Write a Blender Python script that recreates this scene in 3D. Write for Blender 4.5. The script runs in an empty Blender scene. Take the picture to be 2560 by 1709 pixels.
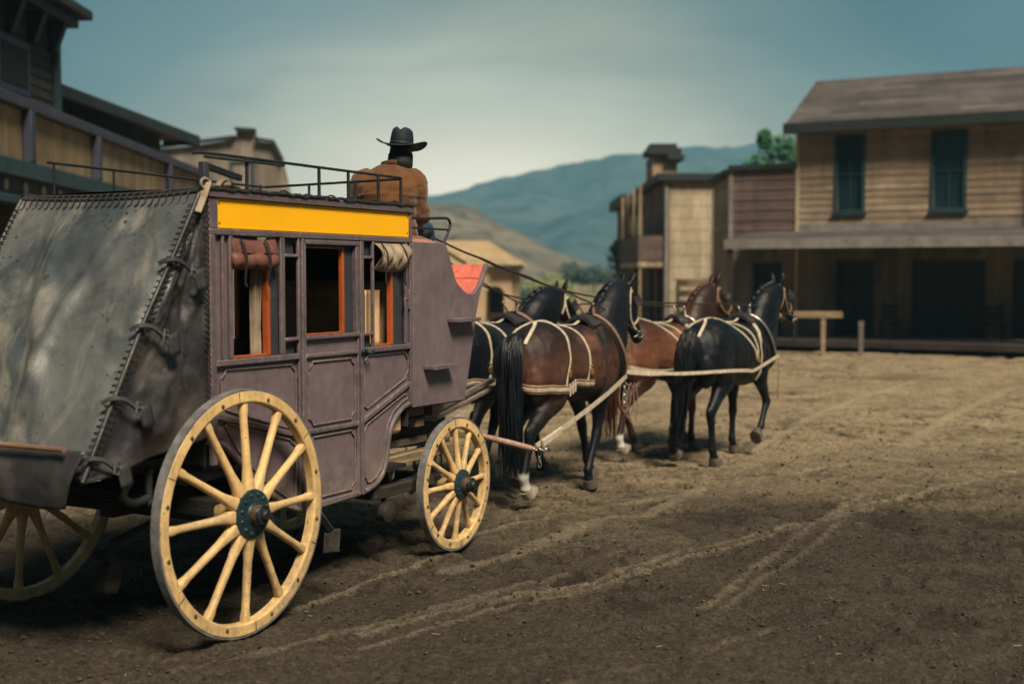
import bpy, math, random
import numpy as np
from mathutils import Vector, Matrix
from mathutils.bvhtree import BVHTree
random.seed(7)
SC = bpy.context.scene
COL = SC.collection
R = math.radians

def sm(a, b, x):
    t = np.clip((x - a) / (b - a), 0, 1)
    return t * t * (3 - 2 * t)

def hash2(ix, iy, seed=0):
    h = (ix.astype(np.int64) * 374761393 + iy.astype(np.int64) * 668265263 + seed * 974634777) & 0xFFFFFFFF
    h = ((h ^ (h >> 13)) * 1274126177) & 0xFFFFFFFF
    h = h ^ (h >> 16)
    return (h & 0xFFFFFF) / float(0xFFFFFF)

def vnoise(x, y, seed=0):
    x = np.asarray(x, float); y = np.asarray(y, float)
    ix = np.floor(x); iy = np.floor(y); fx = x - ix; fy = y - iy
    fx = fx * fx * fx * (fx * (fx * 6 - 15) + 10); fy = fy * fy * fy * (fy * (fy * 6 - 15) + 10)
    a = hash2(ix, iy, seed); b = hash2(ix + 1, iy, seed); c = hash2(ix, iy + 1, seed); d = hash2(ix + 1, iy + 1, seed)
    return (a * (1 - fx) + b * fx) * (1 - fy) + (c * (1 - fx) + d * fx) * fy

def fbm(x, y, seed=0, octv=4, gain=.5):
    s = 0; a = 1; n = 0
    for k in range(octv):
        s = s + a * (vnoise(x, y, seed + k * 17) * 2 - 1); n += a; a *= gain; x = x * 2.03 + 11.7; y = y * 2.03 - 5.3
    return s / n

def tag(o, label=None, cat=None, group=None, kind=None):
    if label: o['label'] = label
    if cat: o['category'] = cat
    if group: o['group'] = group
    if kind: o['kind'] = kind
    return o

def thing(name, label, cat, loc=(0, 0, 0), rz=0, group=None, kind=None):
    o = bpy.data.objects.new(name, None); COL.objects.link(o)
    o.empty_display_size = .2
    o.location = loc; o.rotation_euler = (0, 0, rz)
    return tag(o, label, cat, group, kind)

def link_mesh(name, me, parent=None):
    o = bpy.data.objects.new(name, me); COL.objects.link(o)
    if parent is not None: o.parent = parent
    return o

def copy_tree(o, parent=None):
    c = o.copy(); COL.objects.link(c)
    if parent is not None: c.parent = parent
    for ch in list(o.children): copy_tree(ch, c)
    return c

def frames(pts):
    pts = [Vector(p) for p in pts]; n = len(pts); T = []
    for i in range(n):
        t = pts[min(i + 1, n - 1)] - pts[max(i - 1, 0)]
        T.append(t.normalized() if t.length > 1e-9 else Vector((0, 0, 1)))
    up = Vector((0, 0, 1)) if abs(T[0].z) < .9 else Vector((1, 0, 0))
    N = []; nn = (up - T[0] * up.dot(T[0])).normalized()
    for i in range(n):
        nn = nn - T[i] * nn.dot(T[i])
        nn = nn.normalized() if nn.length > 1e-6 else T[i].orthogonal().normalized()
        N.append(nn.copy())
    return pts, T, N

def catmull(pts, k=6):
    P = [np.array(p, float) for p in pts]; out = []
    P = [2 * P[0] - P[1]] + P + [2 * P[-1] - P[-2]]
    for i in range(1, len(P) - 2):
        for j in range(k):
            t = j / k
            out.append(.5 * ((2 * P[i]) + (P[i + 1] - P[i - 1]) * t + (2 * P[i - 1] - 5 * P[i] + 4 * P[i + 1] - P[i + 2]) * t * t + (3 * P[i] - P[i - 1] - 3 * P[i + 1] + P[i + 2]) * t ** 3))
    out.append(P[-2]); return out

class MB:
    def __init__(s): s.v = []; s.f = []
    def add(s, vs, fs):
        b = len(s.v); s.v += [tuple(map(float, q)) for q in vs]; s.f += [tuple(b + i for i in f) for f in fs]; return s
    def box(s, x0, x1, y0, y1, z0, z1):
        return s.add([(x0, y0, z0), (x1, y0, z0), (x1, y1, z0), (x0, y1, z0), (x0, y0, z1), (x1, y0, z1), (x1, y1, z1), (x0, y1, z1)],
                     [(0, 3, 2, 1), (4, 5, 6, 7), (0, 1, 5, 4), (1, 2, 6, 5), (2, 3, 7, 6), (3, 0, 4, 7)])
    def bar(s, p, q, w, h, up=(0, 0, 1), w2=None, h2=None):
        p = Vector(p); q = Vector(q); t = (q - p).normalized(); up = Vector(up)
        if abs(t.dot(up)) > .98: up = Vector((1, 0, 0))
        a = t.cross(up).normalized(); b = a.cross(t)
        w2 = w if w2 is None else w2; h2 = h if h2 is None else h2; vs = []
        for c, ww, hh in ((p, w, h), (q, w2, h2)):
            vs += [c - a * ww / 2 - b * hh / 2, c + a * ww / 2 - b * hh / 2, c + a * ww / 2 + b * hh / 2, c - a * ww / 2 + b * hh / 2]
        return s.add(vs, [(0, 1, 2, 3), (7, 6, 5, 4), (0, 4, 5, 1), (1, 5, 6, 2), (2, 6, 7, 3), (3, 7, 4, 0)])
    def prism(s, poly, a, b, plane='xz'):
        n = len(poly)
        mp = {'xz': lambda u, w, d: (u, d, w), 'xy': lambda u, w, d: (u, w, d), 'yz': lambda u, w, d: (d, u, w)}[plane]
        vs = [mp(u, w, a) for u, w in poly] + [mp(u, w, b) for u, w in poly]
        fs = [tuple(range(n)), tuple(range(2 * n - 1, n - 1, -1))] + [(i, i + n, (i + 1) % n + n, (i + 1) % n) for i in range(n)]
        return s.add(vs, fs)
    def tube(s, pts, r, n=8, caps=True, flat=None, closed=False):
        """flat: (kx, ky) stretch of the section"""
        pts, T, N = frames(pts); m = len(pts)
        if not hasattr(r, '__len__'): r = [r] * m
        kx, ky = flat or (1, 1); vs = []; fs = []
        for i in range(m):
            B = T[i].cross(N[i])
            for k in range(n):
                a = 2 * math.pi * k / n
                vs.append(pts[i] + N[i] * (math.cos(a) * r[i] * kx) + B * (math.sin(a) * r[i] * ky))
        for i in range(m - 1 + (1 if closed else 0)):
            j = (i + 1) % m
            for k in range(n): fs.append((i * n + k, i * n + (k + 1) % n, j * n + (k + 1) % n, j * n + k))
        if caps and not closed:
            fs.append(tuple(range(n - 1, -1, -1))); fs.append(tuple((m - 1) * n + k for k in range(n)))
        return s.add(vs, fs)
    def lathe(s, prof, n=24, M=None, caps=True):
        M = M or Matrix(); vs = []; fs = []; m = len(prof)
        for r, z in prof:
            for k in range(n):
                a = 2 * math.pi * k / n; vs.append(M @ Vector((r * math.cos(a), r * math.sin(a), z)))
        for i in range(m - 1):
            for k in range(n): fs.append((i * n + k, i * n + (k + 1) % n, (i + 1) * n + (k + 1) % n, (i + 1) * n + k))
        if caps:
            if prof[0][0] > 1e-6: fs.append(tuple(range(n - 1, -1, -1)))
            if prof[-1][0] > 1e-6: fs.append(tuple((m - 1) * n + k for k in range(n)))
        return s.add(vs, fs)
    def loft(s, rings):
        """rings: (centre, axisA, axisB[, power])"""
        n = 20; vs = []; fs = []
        for rg in rings:
            c, a, b = Vector(rg[0]), Vector(rg[1]), Vector(rg[2]); e = rg[3] if len(rg) > 3 else 2.2
            for k in range(n):
                t = 2 * math.pi * k / n; ct, st = math.cos(t), math.sin(t)
                vs.append(c + a * (math.copysign(abs(ct) ** (2 / e), ct)) + b * (math.copysign(abs(st) ** (2 / e), st)))
        m = len(rings)
        for i in range(m - 1):
            for k in range(n): fs.append((i * n + k, i * n + (k + 1) % n, (i + 1) * n + (k + 1) % n, (i + 1) * n + k))
        fs.append(tuple(range(n - 1, -1, -1))); fs.append(tuple((m - 1) * n + k for k in range(n)))
        return s.add(vs, fs)
    def ball(s, c, rad, n=12, m=8, M=None):
        rx, ry, rz = rad if hasattr(rad, '__len__') else (rad,) * 3
        vs = []; fs = []; c = Vector(c); M = M or Matrix.Identity(3)
        for i in range(m + 1):
            p = math.pi * i / m
            for k in range(n):
                a = 2 * math.pi * k / n
                vs.append(c + M @ Vector((rx * math.sin(p) * math.cos(a), ry * math.sin(p) * math.sin(a), rz * math.cos(p))))
        for i in range(m):
            for k in range(n): fs.append((i * n + k, (i + 1) * n + k, (i + 1) * n + (k + 1) % n, i * n + (k + 1) % n))
        return s.add(vs, fs)
    def grid(s, nu, nv, fn, both=False):
        vs = [fn(i / nu, j / nv) for j in range(nv + 1) for i in range(nu + 1)]
        fs = [(j * (nu + 1) + i, j * (nu + 1) + i + 1, (j + 1) * (nu + 1) + i + 1, (j + 1) * (nu + 1) + i) for j in range(nv) for i in range(nu)]
        return s.add(vs, fs)
    def xf(s, M):
        s.v = [tuple(M @ Vector(q)) for q in s.v]; return s
    def mesh(s, name):
        me = bpy.data.meshes.new(name); me.from_pydata(s.v, [], s.f); me.update()
        return me
    def build(s, name, mat=None, parent=None, smooth=30, bevel=0, solid=0, fix=True, sub=0):
        me = s.mesh(name)
        if fix:
            import bmesh
            bm = bmesh.new(); bm.from_mesh(me)
            bmesh.ops.remove_doubles(bm, verts=bm.verts, dist=1e-6)
            bmesh.ops.recalc_face_normals(bm, faces=bm.faces); bm.to_mesh(me); bm.free()
        if smooth:
            me.shade_smooth()
            if smooth < 180: me.set_sharp_from_angle(angle=R(smooth))
        o = link_mesh(name, me, parent)
        if mat: me.materials.append(mat)
        if solid:
            md = o.modifiers.new('thick', 'SOLIDIFY'); md.thickness = solid; md.offset = 0
        if bevel:
            md = o.modifiers.new('edge', 'BEVEL'); md.width = bevel; md.segments = 2; md.limit_method = 'ANGLE'; md.angle_limit = R(40); md.harden_normals = False
        if sub:
            md = o.modifiers.new('sub', 'SUBSURF'); md.levels = sub; md.render_levels = sub
        return o

def remeshed(mb, voxel, it=6, fac=.5):
    """one continuous closed surface grown over all the lofts of mb"""
    me = mb.mesh('tmp'); o = link_mesh('tmp', me)
    import bmesh
    bm = bmesh.new(); bm.from_mesh(me); bmesh.ops.recalc_face_normals(bm, faces=bm.faces); bm.to_mesh(me); bm.free()
    a = o.modifiers.new('r', 'REMESH'); a.mode = 'VOXEL'; a.voxel_size = voxel; a.adaptivity = 0
    b = o.modifiers.new('s', 'SMOOTH'); b.factor = fac; b.iterations = it
    dg = bpy.context.evaluated_depsgraph_get(); dg.update()
    res = bpy.data.meshes.new_from_object(o.evaluated_get(dg))
    bpy.data.objects.remove(o); bpy.data.meshes.remove(me)
    res.shade_smooth()
    return res

def bvh_of(me):
    return BVHTree.FromPolygons([v.co.copy() for v in me.vertices], [tuple(p.vertices) for p in me.polygons])

def resample(pts, step):
    P = [np.array(p, float) for p in pts]; out = [P[0]]
    for a, b in zip(P[:-1], P[1:]):
        n = max(1, int(np.linalg.norm(b - a) / step))
        for k in range(1, n + 1): out.append(a + (b - a) * k / n)
    return out

def ribbon(mb, P, N, w, th):
    P = [Vector(p) for p in P]; n = len(P); vs = []; fs = []
    for i in range(n):
        t = (P[min(i + 1, n - 1)] - P[max(i - 1, 0)]).normalized(); nn = Vector(N[i]); b = t.cross(nn)
        b = b.normalized() if b.length > 1e-6 else t.orthogonal().normalized()
        nn = b.cross(t).normalized()
        if nn.dot(Vector(N[i])) < 0: nn = -nn
        for sx, sn in ((-1, 0), (1, 0), (.8, 1), (-.8, 1)): vs.append(P[i] + b * (sx * w / 2) + nn * (sn * th))
    for i in range(n - 1):
        for k in range(4): fs.append((i * 4 + k, i * 4 + (k + 1) % 4, (i + 1) * 4 + (k + 1) % 4, (i + 1) * 4 + k))
    fs += [(3, 2, 1, 0), tuple((n - 1) * 4 + k for k in range(4))]
    mb.add(vs, fs)

def strap_on(mb, bvh, pts, w=.035, th=.008, off=.004, step=.03, smooth=True):
    """lay a strap over a surface through rough points"""
    q = resample(catmull(pts, 4) if smooth and len(pts) > 2 else pts, step); P = []; N = []
    for p in q:
        co, no, _, _ = bvh.find_nearest(Vector(p))
        if co is None: continue
        P.append(co + no * off); N.append(no)
    for _ in range(2):
        P2 = [P[0]] + [(P[i - 1] + P[i] * 2 + P[i + 1]) / 4 for i in range(1, len(P) - 1)] + [P[-1]]; P = P2
        N = [N[0]] + [(N[i - 1] + N[i] + N[i + 1]).normalized() for i in range(1, len(N) - 1)] + [N[-1]]
    P = [p + n * .003 for p, n in zip(P, N)]
    ribbon(mb, P, N, w, th)
    return P, N

def ring_on(bvh, c, ax1, ax2, a0, a1, n=40, far=1.3):
    c = Vector(c); ax1 = Vector(ax1); ax2 = Vector(ax2); P = []; N = []
    for i in range(n + 1):
        a = R(a0 + (a1 - a0) * i / n); d = ax1 * math.cos(a) + ax2 * math.sin(a)
        co, no, _, _ = bvh.ray_cast(c + d * far, -d, far)
        if co is None: continue
        P.append(co); N.append(no)
    return P, N
# ---------------------------------------------------------------- materials
def ramp(nt, fac, stops, interp='LINEAR'):
    n = nt.nodes.new('ShaderNodeValToRGB'); n.color_ramp.interpolation = interp
    el = n.color_ramp.elements
    while len(el) < len(stops): el.new(.5)
    for e, (p, c) in zip(el, stops):
        e.position = p; e.color = (c, c, c, 1) if not hasattr(c, '__len__') else (*c[:3], 1)
    nt.links.new(fac, n.inputs[0]); return n.outputs[0]

def mixc(nt, f, a, b, mode='MIX'):
    n = nt.nodes.new('ShaderNodeMix'); n.data_type = 'RGBA'; n.blend_type = mode
    for sk, val in ((n.inputs[0], f), (n.inputs[6], a), (n.inputs[7], b)):
        if hasattr(val, 'links'): nt.links.new(val, sk)
        elif hasattr(val, '__len__'): sk.default_value = (*val[:3], 1)
        else: sk.default_value = val
    return n.outputs[2]

def mth(nt, op, a, b=0.0, c=None):
    n = nt.nodes.new('ShaderNodeMath'); n.operation = op
    for i, val in enumerate((a, b, c)):
        if val is None: continue
        if hasattr(val, 'links'): nt.links.new(val, n.inputs[i])
        else: n.inputs[i].default_value = val
    return n.outputs[0]

def coords(nt, kind='Object', scale=(1, 1, 1), rot=(0, 0, 0), loc=(0, 0, 0)):
    t = nt.nodes.new('ShaderNodeTexCoord'); m = nt.nodes.new('ShaderNodeMapping')
    m.inputs['Scale'].default_value = scale; m.inputs['Rotation'].default_value = rot; m.inputs['Location'].default_value = loc
    nt.links.new(t.outputs[kind], m.inputs[0]); return m.outputs[0]

def noise(nt, vec, scale=5, detail=4, rough=.55, dist=0):
    n = nt.nodes.new('ShaderNodeTexNoise'); n.inputs['Scale'].default_value = scale
    n.inputs['Detail'].default_value = detail; n.inputs['Roughness'].default_value = rough; n.inputs['Distortion'].default_value = dist
    nt.links.new(vec, n.inputs['Vector']); return n.outputs['Fac']

def voro(nt, vec, scale=5, feature='F1', out='Distance', rnd=1):
    n = nt.nodes.new('ShaderNodeTexVoronoi'); n.feature = feature; n.inputs['Scale'].default_value = scale
    n.inputs['Randomness'].default_value = rnd
    nt.links.new(vec, n.inputs['Vector']); return n.outputs[out]

def attr(nt, name, out='Color'):
    n = nt.nodes.new('ShaderNodeAttribute'); n.attribute_name = name; return n.outputs[out]

def sepc(nt, c):
    n = nt.nodes.new('ShaderNodeSeparateColor'); nt.links.new(c, n.inputs[0]); return n.outputs

def bump(nt, h, strength=.3, dist=.02, nrm=None):
    n = nt.nodes.new('ShaderNodeBump'); n.inputs['Strength'].default_value = strength; n.inputs['Distance'].default_value = dist
    nt.links.new(h, n.inputs['Height'])
    if nrm: nt.links.new(nrm, n.inputs['Normal'])
    return n.outputs[0]

def new_mat(name):
    m = bpy.data.materials.new(name); m.use_nodes = True; nt = m.node_tree
    return m, nt, nt.nodes['Principled BSDF']

def setp(nt, b, **k):
    for key, val in k.items():
        sk = b.inputs[key.replace('_', ' ')]
        if hasattr(val, 'links'): nt.links.new(val, sk)
        elif hasattr(val, '__len__'): sk.default_value = (*val[:3], 1)
        else: sk.default_value = val

MAT = {}
def paint(name, col, worn, dirt=(.16, .13, .10), rough=.5, amt=.45, scale=1.0, chip=.62, bumpy=.15, dirtamt=.5, spec=.4):
    """aged paint: blotchy tone, chips down to wood, dust"""
    m, nt, b = new_mat(name); v = coords(nt)
    n1 = noise(nt, v, 2.3 * scale, 6, .6); n2 = noise(nt, v, 14 * scale, 5, .65); n3 = noise(nt, v, 46 * scale, 4, .7)
    tone = ramp(nt, mth(nt, 'ADD', mth(nt, 'MULTIPLY', n1, .6), mth(nt, 'MULTIPLY', n2, .4)), [(.32, .62), (.66, 1.28)])
    c = mixc(nt, 1.0, col, tone, 'MULTIPLY')
    streak = noise(nt, coords(nt, scale=(9, 9, 1.2)), 2.0 * scale, 5, .6)
    c = mixc(nt, mth(nt, 'MULTIPLY', ramp(nt, streak, [(.45, 0), (.75, 1)]), dirtamt), c, dirt)
    if name.startswith(('coach_p', 'coach_t', 'wheel')):
        sz = nt.nodes.new('ShaderNodeSeparateXYZ'); nt.links.new(v, sz.inputs[0])
        lowd = mth(nt, 'MULTIPLY', ramp(nt, sz.outputs[2], [(.2, .62), (.75, .5), (1.15, .0)]), ramp(nt, noise(nt, v, 9 * scale, 6, .7), [(.42, 0), (.62, 1)]))
        c = mixc(nt, lowd, c, (.26, .20, .135))
    ch = ramp(nt, mth(nt, 'ADD', mth(nt, 'MULTIPLY', n2, .6), mth(nt, 'MULTIPLY', n3, .45)), [(chip, 0), (chip + .05, 1)])
    c = mixc(nt, mth(nt, 'MULTIPLY', ch, amt), c, worn)
    if name.startswith(('coach_p', 'coach_t', 'wheel')):
        bv = nt.nodes.new('ShaderNodeBevel'); bv.samples = 4; bv.inputs['Radius'].default_value = .012
        ge = nt.nodes.new('ShaderNodeNewGeometry'); dt = nt.nodes.new('ShaderNodeVectorMath'); dt.operation = 'DOT_PRODUCT'
        nt.links.new(bv.outputs[0], dt.inputs[0]); nt.links.new(ge.outputs['Normal'], dt.inputs[1])
        ed = mth(nt, 'MULTIPLY', ramp(nt, dt.outputs['Value'], [(.80, 1), (.985, 0)]), ramp(nt, mth(nt, 'ADD', mth(nt, 'MULTIPLY', n2, .6), mth(nt, 'MULTIPLY', n3, .4)), [(.40, 0), (.56, 1)]))
        c = mixc(nt, mth(nt, 'MULTIPLY', ed, .8), c, worn if name != 'coach_paint' else (.36, .29, .25))
    setp(nt, b, Base_Color=c, Roughness=ramp(nt, n2, [(.3, rough - .12), (.7, rough + .18)]), Specular_IOR_Level=spec)
    h = mth(nt, 'SUBTRACT', mth(nt, 'MULTIPLY', n3, .35), mth(nt, 'MULTIPLY', ch, .5))
    nt.links.new(bump(nt, h, bumpy, .006), b.inputs['Normal'])
    MAT[name] = m; return m

def wood(name, col, dark, grain=(1, 14, 14), rough=.8, scale=1.0, bumpy=.35, streak=.6, spec=.2):
    """weathered timber, grain running along the axis with the small scale"""
    m, nt, b = new_mat(name); v = coords(nt, scale=grain)
    n1 = noise(nt, v, 1.6 * scale, 6, .65, .6); n2 = noise(nt, coords(nt), 1.1 * scale, 4, .6); n3 = noise(nt, v, 7 * scale, 4, .7)
    c = mixc(nt, ramp(nt, n1, [(.34, 0), (.66, 1)]), dark, col)
    c = mixc(nt, 1.0, c, ramp(nt, n2, [(.3, .68), (.7, 1.25)]), 'MULTIPLY')
    c = mixc(nt, mth(nt, 'MULTIPLY', ramp(nt, n3, [(.55, 0), (.8, 1)]), streak), c, dark)
    setp(nt, b, Base_Color=c, Roughness=rough, Specular_IOR_Level=spec)
    nt.links.new(bump(nt, mth(nt, 'ADD', n1, mth(nt, 'MULTIPLY', n3, .6)), bumpy, .008), b.inputs['Normal'])
    MAT[name] = m; return m

def boards(name, cols, dark, axis='z', pitch=.2, rough=.85, spec=.15):
    """cladding: every board of the given pitch along the axis takes its own tone, weather streaks on top"""
    m, nt, b = new_mat(name); v = coords(nt); s = nt.nodes.new('ShaderNodeSeparateXYZ'); nt.links.new(v, s.inputs[0])
    zc = s.outputs[{'x': 0, 'y': 1, 'z': 2}[axis]]
    idx = mth(nt, 'FLOOR', mth(nt, 'DIVIDE', zc, pitch))
    # long boards are butted: shift the joints of each row
    along = s.outputs['XYZ'.index({'z': 'X', 'x': 'Z', 'y': 'Z'}[axis])]
    seg = mth(nt, 'FLOOR', mth(nt, 'ADD', mth(nt, 'DIVIDE', along, 2.7), mth(nt, 'MULTIPLY', idx, .37)))
    w = nt.nodes.new('ShaderNodeTexWhiteNoise'); w.noise_dimensions = '2D'
    cb = nt.nodes.new('ShaderNodeCombineXYZ'); nt.links.new(idx, cb.inputs[0]); nt.links.new(seg, cb.inputs[1]); nt.links.new(cb.outputs[0], w.inputs['Vector'])
    c = ramp(nt, w.outputs['Value'], [(i / max(1, len(cols) - 1), q) for i, q in enumerate(cols)])
    gr = {'z': (1.2, 1.2, 16), 'x': (16, 16, 1.2), 'y': (16, 16, 1.2)}[axis]
    n1 = noise(nt, coords(nt, scale=gr), 1.5, 6, .65, .4)
    n2 = noise(nt, v, .55, 5, .6)
    c = mixc(nt, mth(nt, 'MULTIPLY', ramp(nt, n1, [(.45, 0), (.8, 1)]), .75), c, dark)
    c = mixc(nt, 1.0, c, ramp(nt, n2, [(.28, .6), (.72, 1.2)]), 'MULTIPLY')
    vert = noise(nt, coords(nt, scale=(2.5, 2.5, .25)), 1.6, 4, .6)
    c = mixc(nt, mth(nt, 'MULTIPLY', ramp(nt, vert, [(.5, 0), (.78, 1)]), .5), c, dark)
    fr = mth(nt, 'FRACT', mth(nt, 'DIVIDE', zc, pitch))
    gap = ramp(nt, fr, [(0, 0), (.05, 1), (.95, 1), (1, 0)])
    setp(nt, b, Base_Color=c, Roughness=rough, Specular_IOR_Level=spec)
    nt.links.new(bump(nt, mth(nt, 'ADD', gap, mth(nt, 'MULTIPLY', n1, .4)), .6, .02), b.inputs['Normal'])
    MAT[name] = m; return m

def plain(name, col, rough=.6, var=.25, scale=8, metal=0, bumpy=.15, spec=.4, dist=.006):
    m, nt, b = new_mat(name); v = coords(nt); n1 = noise(nt, v, scale, 5, .62); n2 = noise(nt, v, scale * 5, 4, .65)
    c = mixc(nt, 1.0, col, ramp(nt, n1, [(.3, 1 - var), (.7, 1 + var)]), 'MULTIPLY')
    setp(nt, b, Base_Color=c, Roughness=ramp(nt, n2, [(.3, max(.05, rough - .12)), (.7, min(1, rough + .12))]), Metallic=metal, Specular_IOR_Level=spec)
    nt.links.new(bump(nt, n2, bumpy, dist), b.inputs['Normal'])
    MAT[name] = m; return m

paint('coach_paint', (.148, .107, .120), (.30, .25, .22), (.20, .155, .13), .5, .35, 1.0, .66, .12, .28)
paint('coach_trim', (.115, .085, .098), (.36, .30, .26), (.23, .18, .15), .42, .5, 1.6, .62, .12, .25)
paint('coach_dark', (.035, .038, .045), (.10, .09, .08), (.06, .05, .045), .55, .4, 1.2, .66, .15, .3)
paint('wheel_paint', (.72, .48, .205), (.13, .09, .055), (.25, .17, .09), .5, .85, 1.5, .62, .2, .42)
paint('red_paint', (.68, .16, .11), (.70, .27, .17), (.36, .10, .07), .55, .5, 2.2, .57, .2, .35)
paint('orange_paint', (.42, .085, .018), (.22, .07, .03), (.2, .07, .03), .4, .4, 2, .66, .1, .25)
paint('pink_bar_paint', (.44, .27, .21), (.5, .38, .28), (.2, .13, .1), .5, .7, 3, .55, .15, .3)
m, nt, b = new_mat('sign_yellow'); setp(nt, b, Base_Color=mixc(nt, 1.0, (.98, .47, .002), ramp(nt, noise(nt, coords(nt), 3, 4), [(.3, .96), (.7, 1.03)]), 'MULTIPLY'), Roughness=.55, Specular_IOR_Level=.3); MAT['sign_yellow'] = m
plain('iron', (.035, .038, .042), .5, .35, 12, .6, .25)
plain('dark_iron_green', (.02, .042, .048), .42, .35, 14, .3, .2)
plain('rust_iron', (.13, .075, .045), .6, .4, 18, .5, .3)
plain('tyre_iron', (.17, .165, .16), .62, .45, 14, .25, .4)
plain('steel', (.42, .40, .37), .38, .3, 20, .9, .15)
plain('brass', (.55, .36, .13), .35, .25, 20, .9, .1)
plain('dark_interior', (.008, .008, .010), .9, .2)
plain('seat_leather', (.58, .38, .21), .5, .25, 6)
plain('roll_leather', (.155, .062, .045), .5, .35, 9, 0, .3)
plain('canvas', (.27, .205, .145), .85, .4, 7, 0, .4)
plain('pale_leather', (.37, .185, .14), .5, .3, 7, 0, .25)
plain('strap_dark', (.025, .022, .022), .5, .3, 20)
plain('strap_tan', (.50, .42, .31), .55, .35, 22, 0, .3)
plain('strap_brown', (.23, .14, .09), .55, .35, 22, 0, .3)
plain('rope', (.40, .32, .20), .85, .3, 40, 0, .5)
plain('skin', (.36, .19, .12), .5, .12, 10)
plain('hair_dark', (.012, .010, .010), .55, .3, 30)
plain('hat_felt', (.006, .014, .022), .75, .25, 18, 0, .2)
plain('denim', (.018, .045, .075), .85, .35, 25, 0, .3)
plain('boot_leather', (.05, .03, .02), .5, .3, 15)
plain('hoof_horn', (.085, .07, .06), .55, .4, 18, 0, .3)
plain('hoof_pale', (.33, .27, .21), .55, .35, 18, 0, .3)
plain('glass_dark', (.01, .028, .034), .12, .2, 2, 0, .02, .5)
wood('timber_pale', (.38, .285, .17), (.14, .095, .055), (1, 14, 14))
wood('timber_grey', (.22, .185, .15), (.07, .055, .045), (1, 14, 14))
wood('timber_dark', (.05, .042, .036), (.018, .015, .013), (1, 14, 14))
wood('stick_wood', (.36, .20, .12), (.14, .08, .05), (14, 1, 14))

# suede jacket
m, nt, b = new_mat('suede'); v = coords(nt); n1 = noise(nt, v, 5, 5, .6); n2 = noise(nt, v, 60, 4, .7)
c = mixc(nt, ramp(nt, n1, [(.3, 0), (.7, 1)]), (.07, .031, .014), (.175, .076, .028))
setp(nt, b, Base_Color=c, Roughness=.9, Specular_IOR_Level=.15, Sheen_Weight=.25); nt.links.new(bump(nt, mth(nt, 'ADD', n1, mth(nt, 'MULTIPLY', n2, .3)), .5, .02), b.inputs['Normal']); MAT['suede'] = m

# old boot leather: grey, scuffed pale, spotted with mould and cracks
def boot_leather(name, base, pale, dark, spots, palehi):
    m, nt, b = new_mat(name); v = coords(nt)
    big = noise(nt, v, 1.7, 6, .62, .3); mid = noise(nt, v, 6, 5, .6); fine = noise(nt, v, 40, 4, .7)
    sc = noise(nt, coords(nt, scale=(1, 1.7, .8), rot=(.5, 0, .3)), 1.9, 6, .62, 1.2)
    c = mixc(nt, ramp(nt, big, [(.36, 0), (.62, 1)]), base, pale)
    c = mixc(nt, mth(nt, 'MULTIPLY', ramp(nt, sc, [(.5, 0), (.72, 1)]), .7), c, palehi)
    c = mixc(nt, mth(nt, 'MULTIPLY', ramp(nt, mid, [(.52, 0), (.72, 1)]), .6), c, dark)
    d = voro(nt, coords(nt, scale=(1, .8, .7), rot=(.3, .5, .2)), 27); gate = noise(nt, v, 2.4, 3, .5)
    dn = mth(nt, 'ADD', d, mth(nt, 'MULTIPLY', mth(nt, 'ADD', fine, mid), .26))
    thr = ramp(nt, gate, [(.43, .10), (.66, .52)])
    sp = mth(nt, 'MULTIPLY', mth(nt, 'LESS_THAN', dn, thr), spots)
    c = mixc(nt, sp, c, (.018, .022, .024))
    d2 = voro(nt, v, 6.5); sp2 = mth(nt, 'MULTIPLY', mth(nt, 'LESS_THAN', mth(nt, 'ADD', d2, mth(nt, 'MULTIPLY', mid, .5)), .31), spots)
    c = mixc(nt, sp2, c, (.035, .05, .05))
    setp(nt, b, Base_Color=c, Roughness=ramp(nt, mid, [(.3, .33), (.7, .62)]), Specular_IOR_Level=.5)
    h = mth(nt, 'ADD', mth(nt, 'MULTIPLY', fine, .35), mth(nt, 'MULTIPLY', mid, 1.0))
    nt.links.new(bump(nt, h, .35, .02), b.inputs['Normal'])
    MAT[name] = m
boot_leather('boot_grey', (.038, .048, .054), (.112, .116, .112), (.012, .020, .027), .92, (.30, .275, .22))
boot_leather('boot_black', (.016, .017, .020), (.048, .043, .042), (.007, .009, .012), .2, (.10, .086, .078))

# horse coats: R = dark points, G = white hair, B = lighter hair
def coat(name, base, light, points, white=(.62, .58, .52), rough=.38):
    m, nt, b = new_mat(name); v = coords(nt); s = sepc(nt, attr(nt, 'coat'))
    n1 = noise(nt, v, 3.2, 5, .6); n2 = noise(nt, v, 22, 5, .7); hair = noise(nt, coords(nt, scale=(14, 60, 60)), 3.0, 4, .7)
    hair2 = noise(nt, coords(nt, scale=(60, 60, 14)), 3.0, 4, .7)
    k = mth(nt, 'ADD', mth(nt, 'MULTIPLY', n1, .55), mth(nt, 'MULTIPLY', s[2], .6))
    c = mixc(nt, ramp(nt, k, [(.3, 0), (.72, 1)]), base, light)
    c = mixc(nt, 1.0, c, ramp(nt, n2, [(.3, .82), (.7, 1.18)]), 'MULTIPLY')
    c = mixc(nt, s[0], c, points); c = mixc(nt, s[1], c, white)
    setp(nt, b, Base_Color=c, Roughness=ramp(nt, n2, [(.3, rough - .06), (.7, rough + .14)]), Specular_IOR_Level=.27)
    nt.links.new(bump(nt, mth(nt, 'ADD', mth(nt, 'ADD', hair, hair2), mth(nt, 'MULTIPLY', n1, .8)), .22, .012), b.inputs['Normal'])
    MAT[name] = m
coat('coat_bay', (.022, .011, .009), (.135, .058, .036), (.0035, .005, .008), rough=.44)
coat('coat_black', (.002, .0035, .006), (.006, .009, .013), (.002, .003, .005), rough=.40)
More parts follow.
